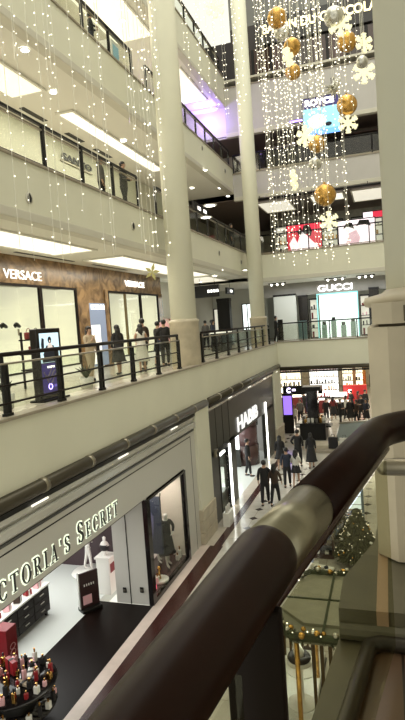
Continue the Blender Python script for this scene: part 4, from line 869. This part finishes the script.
t=thing('picture_screen','grey blue screen high on the rear of the plaza near the stone pillar','screen',(-1.4,44,-3.6)); MB().box(0,1.5,0,.1,-.45,.5,.02).build('casing',black,t); MB().box(.06,1.44,-.01,0,-.4,.44).build('screen',mat('grey_screen',(.3,.35,.42),.4,emit=.35,ecol=(.5,.6,.75)),t); MB().box(.65,.85,.02,.1,-2.2,-.45).build('pole',black,t)
# kiosk tower
kp=at(313,441,z=FZ); t=thing('kiosk_tower','black kiosk tower with counters of goods in the middle of the plaza','kiosk',(kp.x,kp.y+.9,FZ))
MB().box(-.75,.75,-.75,.75,0,1.0,.03).build('counter',black,t); MB().box(-.33,.33,-.33,.33,1.0,3.0,.02).build('tower',blackgloss,t); MB().box(-.9,.9,-.9,.9,1.0,1.06,.01).build('countertop',blackgloss,t); MB().box(-.55,.55,-.55,.55,2.9,3.15,.02).build('canopy',black,t); MB().box(-1.05,1.05,-.5,.5,.72,.8).build('side_shelf',black,t)
n=0
for k in range(16):
    a=2*PI*k/16; x=kp.x+.62*math.cos(a); y=kp.y+.9+.62*math.sin(a)
    b=thing('perfume_box','small pale box on the kiosk tower counter','box',(x,y,FZ+1.06),R.uniform(0,1),'small boxes on the kiosk counter'); MB().box(-.07,.07,-.05,.05,0,R.uniform(.12,.32),.005).build('box',[whitep,c_grey,gold,whitep][k%4],b)
# step edge and low glass barrier right of the kiosk
t=thing('platform_step','low pale stepped platform edge across the plaza floor','step',(-4.2,30.2,FZ)); MB().box(0,8,0,.45,0,.16,.01).build('lower_step',ledge_m,t); MB().box(0,8,.45,1.6,0,.32,.01).build('upper_step',stone,t)
t=thing('glass_barrier','slanted grey glass barrier of the escalator opening in front of the crowd','barrier',(-3.1,32.5,FZ)); 
MB().prism([(0,.0),(3.0,.0),(3.0,1.35),(.35,1.15)],'y',0,.03).build('glass_panel',mat('grey_glass',(.30,.34,.33),.15),t); MB().tube([(.3,0,1.18),(3.0,0,1.4)],.05,10).build('handrail',steel,t,True); MB().box(0,3,-.1,.13,0,.12).build('base',steel_dk,t)
for i,(x,y,m_) in enumerate(((-3.0,30.3,c_black),(-2.4,30.1,c_white))):
    t=thing('shopping_bag',['black shopping bag left at the glass barrier','white shopping bag right at the glass barrier'][i],'bag',(x,y+.4,FZ+.16)); MB().box(-.25,.25,-.12,.12,0,.6,.02).build('body',m_,t); MB().tube([(-.1,0,.6),(-.08,0,.75),(.08,0,.75),(.1,0,.6)],.012,6).build('handle',c_black,t)
# ---------------------------------------------------------------- lower atrium seen through the near glass: festive stands
def garland(pts,label,r=.14,n=26,lights=14,gr=None):
    t=thing('garland',label,'garland',pts[0])
    o=Vector(pts[0]); P=[Vector(p)-o for p in pts]; seg=[(P[i],P[i+1]) for i in range(len(P)-1)]; tot=sum((b-a).length for a,b in seg)
    def pt(s):
        d=s*tot
        for a,b in seg:
            if d<=(b-a).length: return a.lerp(b,d/(b-a).length)
            d-=(b-a).length
        return P[-1]
    m=MB(); k=int(tot/.09)
    for i in range(k):
        c=pt(i/k)
        for j in range(5):
            d=Vector((R.uniform(-1,1),R.uniform(-1,1),R.uniform(-1,1))).normalized(); m.tube([c,c+d*r*R.uniform(.6,1.2)],[.022,.004],4)
    m.tube(P,r*.45,6); m.build('foliage',green,t)
    for i in range(n):
        c=pt((i+.5)/n)+Vector((R.uniform(-1,1),R.uniform(-1,1),R.uniform(0,1)))*r*.8; MB().ball(c,R.uniform(.035,.06),sub=2).build('bauble',gold if i%3 else silvb,t,True)
    m=MB()
    for i in range(lights*3): 
        c=pt((i+.5)/(lights*3))+Vector((R.uniform(-1,1),R.uniform(-1,1),R.uniform(-.2,1)))*r; m.ball(c,.014,sub=1)
    tag(m.build('fairy_lights',bulb_m,t),kind='stuff'); return t
def pavilion(cx,cy,z,r,label,glabel):
    t=thing('pavilion',label,'pavilion',(cx,cy,FZ)); h=z-FZ
    pts=[(r*math.cos(2*PI*k/8+PI/8),r*math.sin(2*PI*k/8+PI/8)) for k in range(8)]
    MB().prism(pts,'z',h-.12,h).build('roof',olive,t); MB().prism([(x*.72,y*.72) for x,y in pts],'z',h,h+.05).build('roof_panel',mat('olive_panel',(.26,.25,.18),.4,noise=.1),t)
    for k in range(8): 
        a=pts[k]; MB().tube([(a[0]*.93,a[1]*.93,0),(a[0]*.93,a[1]*.93,h-.12)],.04,8).build('post',gold,t,True)
    for k in range(2): MB().box(-.02+k*0,.02,-r*.9,r*.9,h+.05,h+.065).build('roof_rib',green,t) if k==0 else MB().box(-r*.9,r*.9,-.02,.02,h+.05,h+.065).build('roof_rib',green,t)
    m=MB()
    for k in range(8):
        a=Vector(pts[k]); b=Vector(pts[(k+1)%8])
        for j in range(7):
            c=a.lerp(b,(j+.3)/7)*1.0
            if c.x<-.25 and c.y<.3: continue
            L=.8+.25*((j*3+k)%3); m.prism([(c.x-.03,h-.12),(c.x+.03,h-.12),(c.x+.02,h-.12-L),(c.x-.02,h-.12-L)],'y',c.y-.02,c.y+.02)
    m.build('fringe',mat('gold_fringe%d'%int(cy),(.07,.045,.02),.4,.4),t)
    q=[(cx+x*1.02,cy+y*1.02,z+.0) for x,y in pts]; garland(q+[q[0]],glabel,.15,64)
pavilion(-1.17,9.75,-3.55,1.22,'nearer octagonal olive roofed festive pavilion seen through the glass','gold bauble garland round the nearer pavilion roof')
# second: mound-like tree with poinsettias
t=tree0=thing('christmas_tree','small christmas tree with gold baubles behind the pavilion, leftmost of three','tree',(-3.0,19.4,FZ)); t.scale=(.55,.55,.55)
m=MB()
for lv in range(9):
    zz=.5+lv*.28; rr=1.25*(1-lv/9.5)+.1
    for k in range(int(46*rr)+8):
        a=R.uniform(0,2*PI); m.tube([(rr*.25*math.cos(a),rr*.25*math.sin(a),zz+.22),(rr*.7*math.cos(a),rr*.7*math.sin(a),zz+.08),(rr*math.cos(a),rr*math.sin(a),zz-.06)],[.05,.07,.01],5)
m.lathe([(1.05,.4),(.75,1.2),(.4,2.2),(.08,3.0)],n=20); m.build('foliage',mat('tree_green',(.075,.075,.040),.7,noise=.4,nscale=8),t)
MB().lathe([(.12,0),(.12,.5)],n=14).build('trunk',wood2,t); MB().lathe([(.45,0),(.5,.22),(.46,.24)],n=20).build('stand',whitep,t,True)
for k in range(46):
    zz=R.uniform(.5,2.7); rr=1.2*(1-(zz-.5)/2.7)+.12; a=R.uniform(0,2*PI); MB().ball((rr*math.cos(a),rr*math.sin(a),zz),R.uniform(.04,.075),sub=2).build('bauble',[gold,silvb,gold,whitep][k%4],t,True)
m=MB()
for k in range(90): zz=R.uniform(.5,2.9); rr=1.15*(1-(zz-.5)/2.7)+.14; a=R.uniform(0,2*PI); m.ball((rr*math.cos(a),rr*math.sin(a),zz),.016,sub=1)
tag(m.build('fairy_lights',bulb_m,t),kind='stuff')
dup(tree0,(-1.9,18.4,FZ),1.3,'small christmas tree with gold baubles behind the pavilion, middle of three'); dup(tree0,(-1.08,16.6,FZ),2.4,'small christmas tree with gold baubles behind the pavilion, rightmost of three')
# white display below pavilion
t=thing('display_platform','white low display platform beside the pavilion on the atrium floor','platform',(-2.15,10.3,FZ)); MB().box(-.45,.6,-1.4,1.4,0,.18,.02).build('platform',mat('white_gloss',(.75,.77,.75),.15),t); MB().box(-.47,.62,-1.42,1.42,.0,.04).build('skirting',black,t)
for i,(x,y,rr) in enumerate(((-1.95,10.95,.30),(-1.8,9.95,.26))):
    t=thing('display_stand',['round black and white stand at the back of the white platform','round white stand at the front of the white platform'][i],'stand',(x,y,FZ+.18)); MB().lathe([(rr,0),(rr,.04),(.06,.08),(.06,.75),(rr*.9,.8),(rr*.9,.86)],n=24).build('stand',whitep,t,True)
    MB().tube([(rr*.6*math.cos(a),rr*.6*math.sin(a),.90) for a in [2*PI*k/18 for k in range(19)]],.06,8).build('wreath',c_black,t,True); MB().lathe([(.08,.86),(.10,1.0),(.02,1.15)],n=14).build('ornament',whitep,t,True)
# shelving and benches behind
shelf_unit((-3.5,16.8,FZ),1.7,1.5,4,'dark brown retail rack of bottles seen through the glass',mat('dark_rack',(.06,.03,.025),.4),mat('grey_rack_back',(.30,.32,.34),.4),items=[whitep,c_grey,c_black])
for i,(x,y,a) in enumerate(((at(305,566,z=-5.12).x,at(305,566,z=-5.12).y,-.35),(at(332,580,z=-5.12).x,at(332,580,z=-5.12).y,-.35))):
    t=thing('display_table',['left white slanted display table cluttered with goods','right white slanted display table cluttered with goods'][i],'table',(x,y,FZ),a)
    MB().box(-.7,.7,-.3,.3,.62,.68,.01).build('tabletop',whitep,t)
    for sx in (-.62,.62):
        for sy in (-.24,.24): MB().box(sx-.03,sx+.03,sy-.03,sy+.03,0,.62).build('leg',steel,t)
    for k in range(14):
        g=thing('boxed_product','small boxed product on the '+['left','right'][i]+' white slanted table','box',(x+math.cos(a)*(-.6+k*.09)-math.sin(a)*R.uniform(-.2,.2),y+math.sin(a)*(-.6+k*.09)+R.uniform(-.18,.18),FZ+.68),R.uniform(0,3),'boxed products on the '+['left','right'][i]+' white table'); MB().box(-.05,.05,-.035,.035,0,R.uniform(.06,.2),.005).build('box',[whitep,c_black,steel,c_navy,whitep][k%5],g)
t=thing('standee_post','pale blue square post between the rack and the display tables','post',(-2.42,16.3,FZ)); MB().box(-.07,.07,-.07,.07,0,1.95,.01).build('post',mat('pale_blue_post',(.35,.42,.58),.3),t); MB().box(-.2,.2,-.2,.2,0,.06).build('foot',whitep,t)
t=thing('glass_screen','large pale backlit panel with a post near the stone pillar base','panel',(-2.75,20.6,FZ)); MB().box(0,1.6,-.04,.04,.3,1.35).build('panel',mat('backlit_pale',(.75,.85,.88),.4,emit=.7,ecol=(.8,.93,1)),t)
for x in (-.05,.85,1.65): MB().tube([(x,-.08,0),(x,-.08,1.5)],.05,10).build('post',mat('blue_steel%d'%int(x*10),(.25,.32,.38),.3,.6),t,True)
for k in range(3): MB().box(0,1.6,-.06,-.04,.45+k*.3,.47+k*.3).build('rail',steel,t)
# ---------------------------------------------------------------- near right: our own balcony corner
ours=tile_mat('brown_floor',(.12,.07,.04),(.02,.012,.008),.62,rough=.3,noise=.25)
# floor slab with slanted edge
def quad_prism(pts,z0,z1): return MB().prism(pts,'z',z0,z1)
ex=lambda y:-.62+.115*y+.0   # outer edge of the coping
struct('floor',quad_prism([(-.47,.0),(-.19,1.99),(-.12,2.5),(3,2.45),(3,-2),(-.75,-2)],-.14,0),ours)
struct('trim_70',quad_prism([(-.85,-2),(-.555,0),(-.32,1.96),(-.262,2.53),(-.12,2.53),(-.19,1.99),(-.47,0),(-.75,-2)],-.16,.012),stone_dk)
struct('wall_right',quad_prism([(-.84,-2),(-.54,0),(-.31,1.96),(-.25,2.53),(-.15,2.53),(-.25,1.9),(-.5,0),(-.75,-2)],-1.3,-.16),cream2)
t=thing('kerb_rail','dark rounded kerb rail running along our floor edge and turning at the corner','rail',(-.135,2.46,.03))
MB().tube([(-.60,-4.4,0),(-.33,-2.46,0),(-.055,-.47,0),(0,-.04,0),(.05,.0,0),(2.5,-.10,0)],.034,12).build('rail',mat('dark_trim',(.035,.028,.02),.35),t,True)
# stone pillar
t=thing('pillar','near stone clad pillar with cream round shaft above, at the right edge','pillar',(0,0,0))
t.location=(.45,3.55,0)
MB().lathe([(.44,1.52),(.44,26)],n=48).build('shaft',cream,t,True)
b=MB(); b.lathe([(.50,1.47),(.565,1.49),(.575,1.515),(.565,1.54),(.47,1.56),(.445,1.58)],n=48); b.build('capital_ring',stone,t,True)
def octa(w,c): return [(-w,-w+c),(-w+c,-w),(w-c,-w),(w,-w+c),(w,w-c),(w-c,w),(-w+c,w),(-w,w-c)]
MB().prism(octa(.52,.10),'z',1.39,1.50).build('upper_cladding',stone,t)
MB().prism(octa(.545,.10),'z',.16,1.375).build('lower_cladding',stone,t); MB().prism(octa(.49,.10),'z',1.36,1.40).build('joint',seam,t)
m=MB()
for x in (-.34,.0,.34): m.box(x-.004,x+.004,-.548,-.54,.16,1.375)
for x in (-.36,-.1,.2): m.box(x-.004,x+.004,-.523,-.515,1.40,1.48)
m.box(-.45,.45,-.549,-.54,.70,.706); m.build('joint_lines',seam,t)
PL=[(-.262,2.5),(2.5,2.48),(2.5,4.3),(-.08,4.3),(-.12,3.3),(-.262,2.8)]
struct('trim_71',quad_prism(PL,-.16,.15),stone_dk); struct('trim_72',MB().tube([(-.26,2.5,.05),(2.6,2.5,.05)],.04,10),stone_dk)
struct('trim_73',MB().box(-.10,-.05,2.49,3.2,.0,.153),mat('pale_strip',(.42,.28,.18),.4))
struct('wall_right',quad_prism([(x+.012,y+.01) for x,y in PL],-1.3,-.16),cream2)
# handrail: two wooden lengths, steel sleeve
RX=lambda y:-.405+.160*y
def rp(y,z=1.0): return (RX(y),y,z)
t=thing('handrail','thick varnished dark wood handrail with a steel sleeve, crossing the picture to the pillar','handrail',(0,0,0))
MB().tube([rp(-.8,.83),rp(.3,.925),rp(.65,.962),rp(1.0,.997),rp(1.03),rp(1.06),rp(1.075)],[.060,.060,.060,.062,.062,.056,.045],40).build('wood_length',wood,t,True)
MB().tube([rp(1.04),rp(1.33)],.0585,40).build('sleeve',sleeve_m,t,True)
arcp=[]; P0=Vector(rp(2.12)); P1=Vector(rp(2.42)); P2=Vector((.36,2.46,1.0))
for k in range(13): u=k/12; arcp.append(P0*(1-u)**2+P1*2*u*(1-u)+P2*u*u)
MB().tube([rp(1.32)]+arcp+[(1.6,2.42,1.0)],.060,40).build('wood_length',wood,t,True)
MB().tube([rp(.95,.905),rp(2.36,.905)],.018,16).build('under_tube',mat('under_tube_dark',(.05,.022,.014),.25,.3),t,True)
MB().tube([(-.035,2.47,.80),(1.6,2.43,.80)],[.036,.036],20).build('cross_tube',steel_dk,t,True)
MB().ball((-.035,2.47,.80),.036,sub=3).build('cross_tube_cap',steel_dk,t,True)
for y in (.93,):
    MB().box(RX(y)-.040,RX(y)+.062,y-.012,y+.012,.012,.955,.004).build('post',dkbrown,t); MB().box(RX(y)-.04,RX(y)+.14,y-.05,y+.05,.0,.014).build('foot_plate',steel_dk,t)
g=MB(); g.prism([(RX(1.0)-.006,1.0),(RX(1.0)+.006,1.0),(RX(2.34)+.006,2.34),(RX(2.34)-.006,2.34)],'z',.09,.86); g.build('glass_panel',glassn,t)
g=MB(); g.prism([(RX(-.7)-.006,-.7),(RX(-.7)+.006,-.7),(RX(.88)+.006,.88),(RX(.88)-.006,.88)],'z',.09,.86); g.build('glass_panel',glassn,t)
# festoon with baubles near the pillar
# ---------------------------------------------------------------- hanging decorations
def string(x,y,z0,z1,label,group,bm,step=.28,br=.026,jit=.06,wr=.0035):
    t=thing('light_string',label,'string lights',(x,y,z1),0,group)
    return t
def curtain_proto(L,step,br,wr,bm,seed):
    rr=random.Random(seed); m=MB(); m.tube([(0,0,0),(0,0,-L)],wr,4); me1=m
    w=m.build('wire',wire_m); m=MB(); z=-.1
    while z>-L:
        a=rr.uniform(0,2*PI); m.ball((.03*math.cos(a),.03*math.sin(a),z),br*rr.uniform(.7,1.25),sub=1); z-=step*rr.uniform(.5,1.5)
    b=m.build('bulbs',bm); b['kind']='stuff'; return w,b
def snap(Y): return 8.5+round((Y-8.5)/.8)*.8
def hang(protos,x,y,ztop,label,group):
    y=snap(y)
    t=thing('light_string',label,'string lights',(x,y,ztop),R.uniform(0,6),group)
    for o in protos:
        if o.get('used'): c=o.copy(); COL.objects.link(c)
        else: c=o; o['used']=1
        c.parent=t
    return t
# dense curtain in front of the far galleries
TOP=21.0
pr={}
def getp(kind,zlow,ztop):
    L=round((ztop-zlow)*1.0); key=(kind,L)
    if key not in pr:
        pr[key]=curtain_proto(L,*{'dense':(.21,.0145,.003,bulb_m),'soft':(.34,.013,.0055,bulb_s),'mid':(.33,.016,.005,bulb_s)}[kind],seed=len(pr))
    return pr[key]
for i in range(54):
    px=R.choice([272,276,281,286,292,298,304,310,316,321,326,331,336,341,347,353,359,365])+R.uniform(-2,2)
    Y=R.uniform(13.5,19.5); low=R.choice([170,200,235,250,255,262,150,120]) if px<352 else R.choice([100,140,175,90])
    p=at(px,low,y=Y); p0=at(px-6,120,y=Y)
    hang(getp('dense',p.z,TOP),p0.x,Y,TOP,'bright light string in the dense curtain before the far galleries','light strings of the dense curtain')
for px,low in ((186,60),(192,85),(199,110),(206,90),(213,105),(220,110),(226,120),(231,128),(237,130),(242,108),(247,100),(209,60),(217,70),(240,70),(262,110),(266,100),(259,60)):
    Y=R.uniform(15,19); p=at(px,low,y=Y); q=at(px-3,60,y=Y); hang(getp('dense',p.z,TOP),q.x,Y,TOP,'light string hanging between the two round columns','light strings between the columns')
for px,low in ((152,230),(157,250),(160,190),(163,255),(167,225),(170,120),(148,170),(155,100)):
    Y=R.uniform(11,12.5); p=at(px,low,y=Y); q=at(px-6,100,y=Y); hang(getp('mid',p.z,TOP),q.x,Y,TOP,'light string hanging in front of the nearer round column','light strings before the near column')
for px,low in ((3,120),(8,24),(13,265),(24,35),(40,60),(44,265),(52,240),(62,64),(66,262),(87,150),(91,262),(104,235),(112,262),(126,120),(130,262),(139,240),(34,255),(75,220)):
    Y=R.uniform(8.5,11); p=at(px,low,y=Y); q=at(px-5,80,y=Y); hang(getp('soft',p.z,TOP),q.x,Y,TOP,'thin light string hanging before the left balconies','thin light strings on the left')
def flake(px,py,Y,r,rz,label):
    Y2=snap(Y+{288:-1.6,364:1.6 if py<50 else 0,305:-.8,348:1.6}.get(px,0)); r*=.78*Y2/Y; Y=Y2; p=at(px,py,y=Y); t=thing('snowflake',label,'snowflake',p,rz)
    m=MB()
    for k in range(6):
        a=PI*k/3+PI/6; d=Vector((math.cos(a),0,math.sin(a))); n=Vector((-d.z,0,d.x))
        def pl(a0,a1,w):
            s=(a1-a0).normalized(); q=Vector((-s.z,0,s.x))*w; pts=[a0+q,a1+q,a1-q,a0-q]; m.prism([(v.x,v.z) for v in pts],'y',-.03,.03)
        pl(Vector((0,0,0)),d*r,r*.13)
        for f in (.5,.75): pl(d*r*f,d*r*(f+.2)+n*r*.24,r*.075); pl(d*r*f,d*r*(f+.2)-n*r*.24,r*.075)
    m.prism([(r*.30*math.cos(PI*k/3),r*.30*math.sin(PI*k/3)) for k in range(6)],'y',-.035,.035)
    m.build('plate',snow_m,t); MB().tube([(0,0,r*.9),(0,0,TOP-p.z)],.006,4).build('wire',wire_m,t); return t
for a in ((215,8,16,.34,.25,'large cream snowflake at the top between the two columns'),(340,24,15,.38,.1,'cream snowflake in front of the gold lettering'),(364,43,15,.30,.6,'cream snowflake at the upper right edge by the pillar, upper of two'),
    (364,72,15,.36,.3,'cream snowflake at the right edge by the pillar, lower of two'),(288,57,15,.30,1.15,'narrow turned snowflake below the top gold baubles'),(305,136,16,.36,-.5,'cream snowflake at the lower left corner of the blue screen'),
    (348,123,16,.34,.2,'cream snowflake at the right edge of the blue screen'),(329,221,17,.36,.1,'lowest cream snowflake, between the two picture screens'),(294,180,16,.36,1.38,'edge-on cream snowflake left of the lowest gold bauble')):
    flake(*a)
NB=[0]
def bauble(px,py,Y,r,m_,label,spiky=False):
    NB[0]+=1; Y2=snap(13.3+(NB[0]*2.4)%6.4); r*=Y2/Y; Y=Y2; p=at(px,py,y=Y); t=thing('bauble',label,'bauble',p)
    m=MB()
    if spiky:
        m.ball((0,0,0),r*.5,sub=2)
        for k in range(26):
            d=Vector((R.gauss(0,1),R.gauss(0,1),R.gauss(0,1))).normalized(); m.tube([d*r*.3,d*r*1.1],[.05*r/.3,.004],5)
    else:
        m.ball((0,0,0),r,sub=3)
    m.build('ball',m_,t,not spiky); MB().lathe([(.035,r*.96),(.035,r*1.12),(.012,r*1.16)],n=10).build('cap',m_,t); MB().tube([(0,0,r*1.1),(0,0,TOP-p.z)],.006,4).build('wire',wire_m,t)
for a in ((277,18,15,.25,gold,'gold bauble at the top left of the decoration cluster'),(282,33,14.6,.20,silvb,'silver bauble just below the top gold bauble'),(292,47,15,.22,gold,'gold bauble second down beside the narrow snowflake'),
    (293,72,15,.20,gold,'gold bauble third down on the left of the cluster'),(347,42,15,.24,gold,'gold bauble under the snowflake by the gold lettering'),(334,17,15.5,.26,silvb,'silver bauble over the gold lettering'),
    (347,105,16,.27,gold,'gold bauble at the upper right corner of the blue screen'),(317,144,16,.24,gold,'gold bauble below the blue screen'),(325,195,16,.30,gold,'large gold bauble hanging lowest, before the square ceiling light'),(315,164,16,.18,silvb,'silver bauble below the blue screen'),
    (362,62,16,.16,silvb,'small silver bauble between the two right edge snowflakes')): bauble(*a)
bauble(334,88,16,.26,silvb,'spiky silver star bauble above the blue screen',True)
t=thing('star_ornament','small yellow leaf ornament hanging by the near column at the first balcony','ornament',at(152,272,y=12)); m=MB()
for k in range(5):
    a=2*PI*k/5; m.prism([(0,0),(.10*math.cos(a-.4),.10*math.sin(a-.4)),(.2*math.cos(a),.2*math.sin(a)),(.10*math.cos(a+.4),.10*math.sin(a+.4))],'y',-.012+.003*k,.012+.003*k)
m.build('leaves',mat('dull_gold_leaf',(.45,.40,.15),.5,emit=.1),t); MB().tube([(0,0,.1),(0,0,9)],.003,4).build('wire',wire_m,t)
# roof truss bar carrying the strings
t=thing('hanging_grid','dark metal grid high in the atrium carrying the hanging decorations','grid',(0,0,TOP))
for y in [8.5+.8*k for k in range(15)]: MB().box(-7,1,y-.05,y+.05,0,.1).build('crossbar',black,t)
for x in (-6.5,-4.5,-2.5,-.5): MB().box(x-.05,x+.05,8.2,19.8,.1,.2).build('runner',black,t)
# ---------------------------------------------------------------- light
def area(name,loc,rot,sx,sy,e,col):
    l=bpy.data.lights.new(name,'AREA'); l.shape='RECTANGLE'; l.size=sx; l.size_y=sy; l.energy=e; l.color=col; o=bpy.data.objects.new(name,l); COL.objects.link(o); o.location=loc; o.rotation_euler=rot; return o
area('skylight',(-1.5,16,25.5),(0,0,0),14,30,1600,(.98,.97,.84))
area('gallery_lamp',(-9.2,15,3.95),(0,0,0),1.2,16,260,(1,.93,.76))
area('gallery_lamp',(-10,17,8.95),(0,0,0),1.5,16,260,(1,.93,.78))
area('gallery_lamp',(-10.2,22,13.95),(0,0,0),1.5,16,260,(1,.93,.78))
area('plaza_lamp_light',(-4,44,-1.6),(0,0,0),10,14,500,(1,.92,.74))
area('gallery_lamp',(-3,36,3.6),(0,0,0),8,2,150,(.95,.97,1))
w=bpy.data.worlds.new('world'); scene.world=w; w.use_nodes=True; w.node_tree.nodes['Background'].inputs[0].default_value=(.99,.97,.82,1); w.node_tree.nodes['Background'].inputs[1].default_value=.75
area('shop_fill_light',(-10,9,-3.05),(0,0,0),4,10,260,(1,1,.95))  # extra fill added to brighten the white shop floor
area('window_fill_light',(-6.8,14.7,-3.1),(0,0,0),.8,2.4,30,(1,.9,.85))  # extra fill added to lift the lingerie window display
area('jeweller_lamp_light',(-9,24.5,-2.85),(0,0,0),4,10,200,(.97,1,1))
def point(name,loc,e,col,rad=.1):
    l=bpy.data.lights.new(name,'POINT'); l.energy=e; l.color=col; l.shadow_soft_size=rad; o=bpy.data.objects.new(name,l); COL.objects.link(o); o.location=loc
point('pavilion_fill',(-1.7,10.4,-4.1),45,(.95,1,.98),.15)  # unseen fill light added to whiten the platform by the pavilion
point('violet_lamp',(-9.4,32.2,13.4),110,(.35,.22,1))
struct('ceiling',MB().box(-.7,6,-4,2.6,3.9,4.1),white)
struct('wall_right',MB().box(-.7,6,-4.2,-4,0,3.9),cream2)
scene.view_settings.view_transform='Standard'; scene.view_settings.look='None'; scene.view_settings.gamma=1; scene.view_settings.use_curve_mapping=False; scene.view_settings.exposure=.58
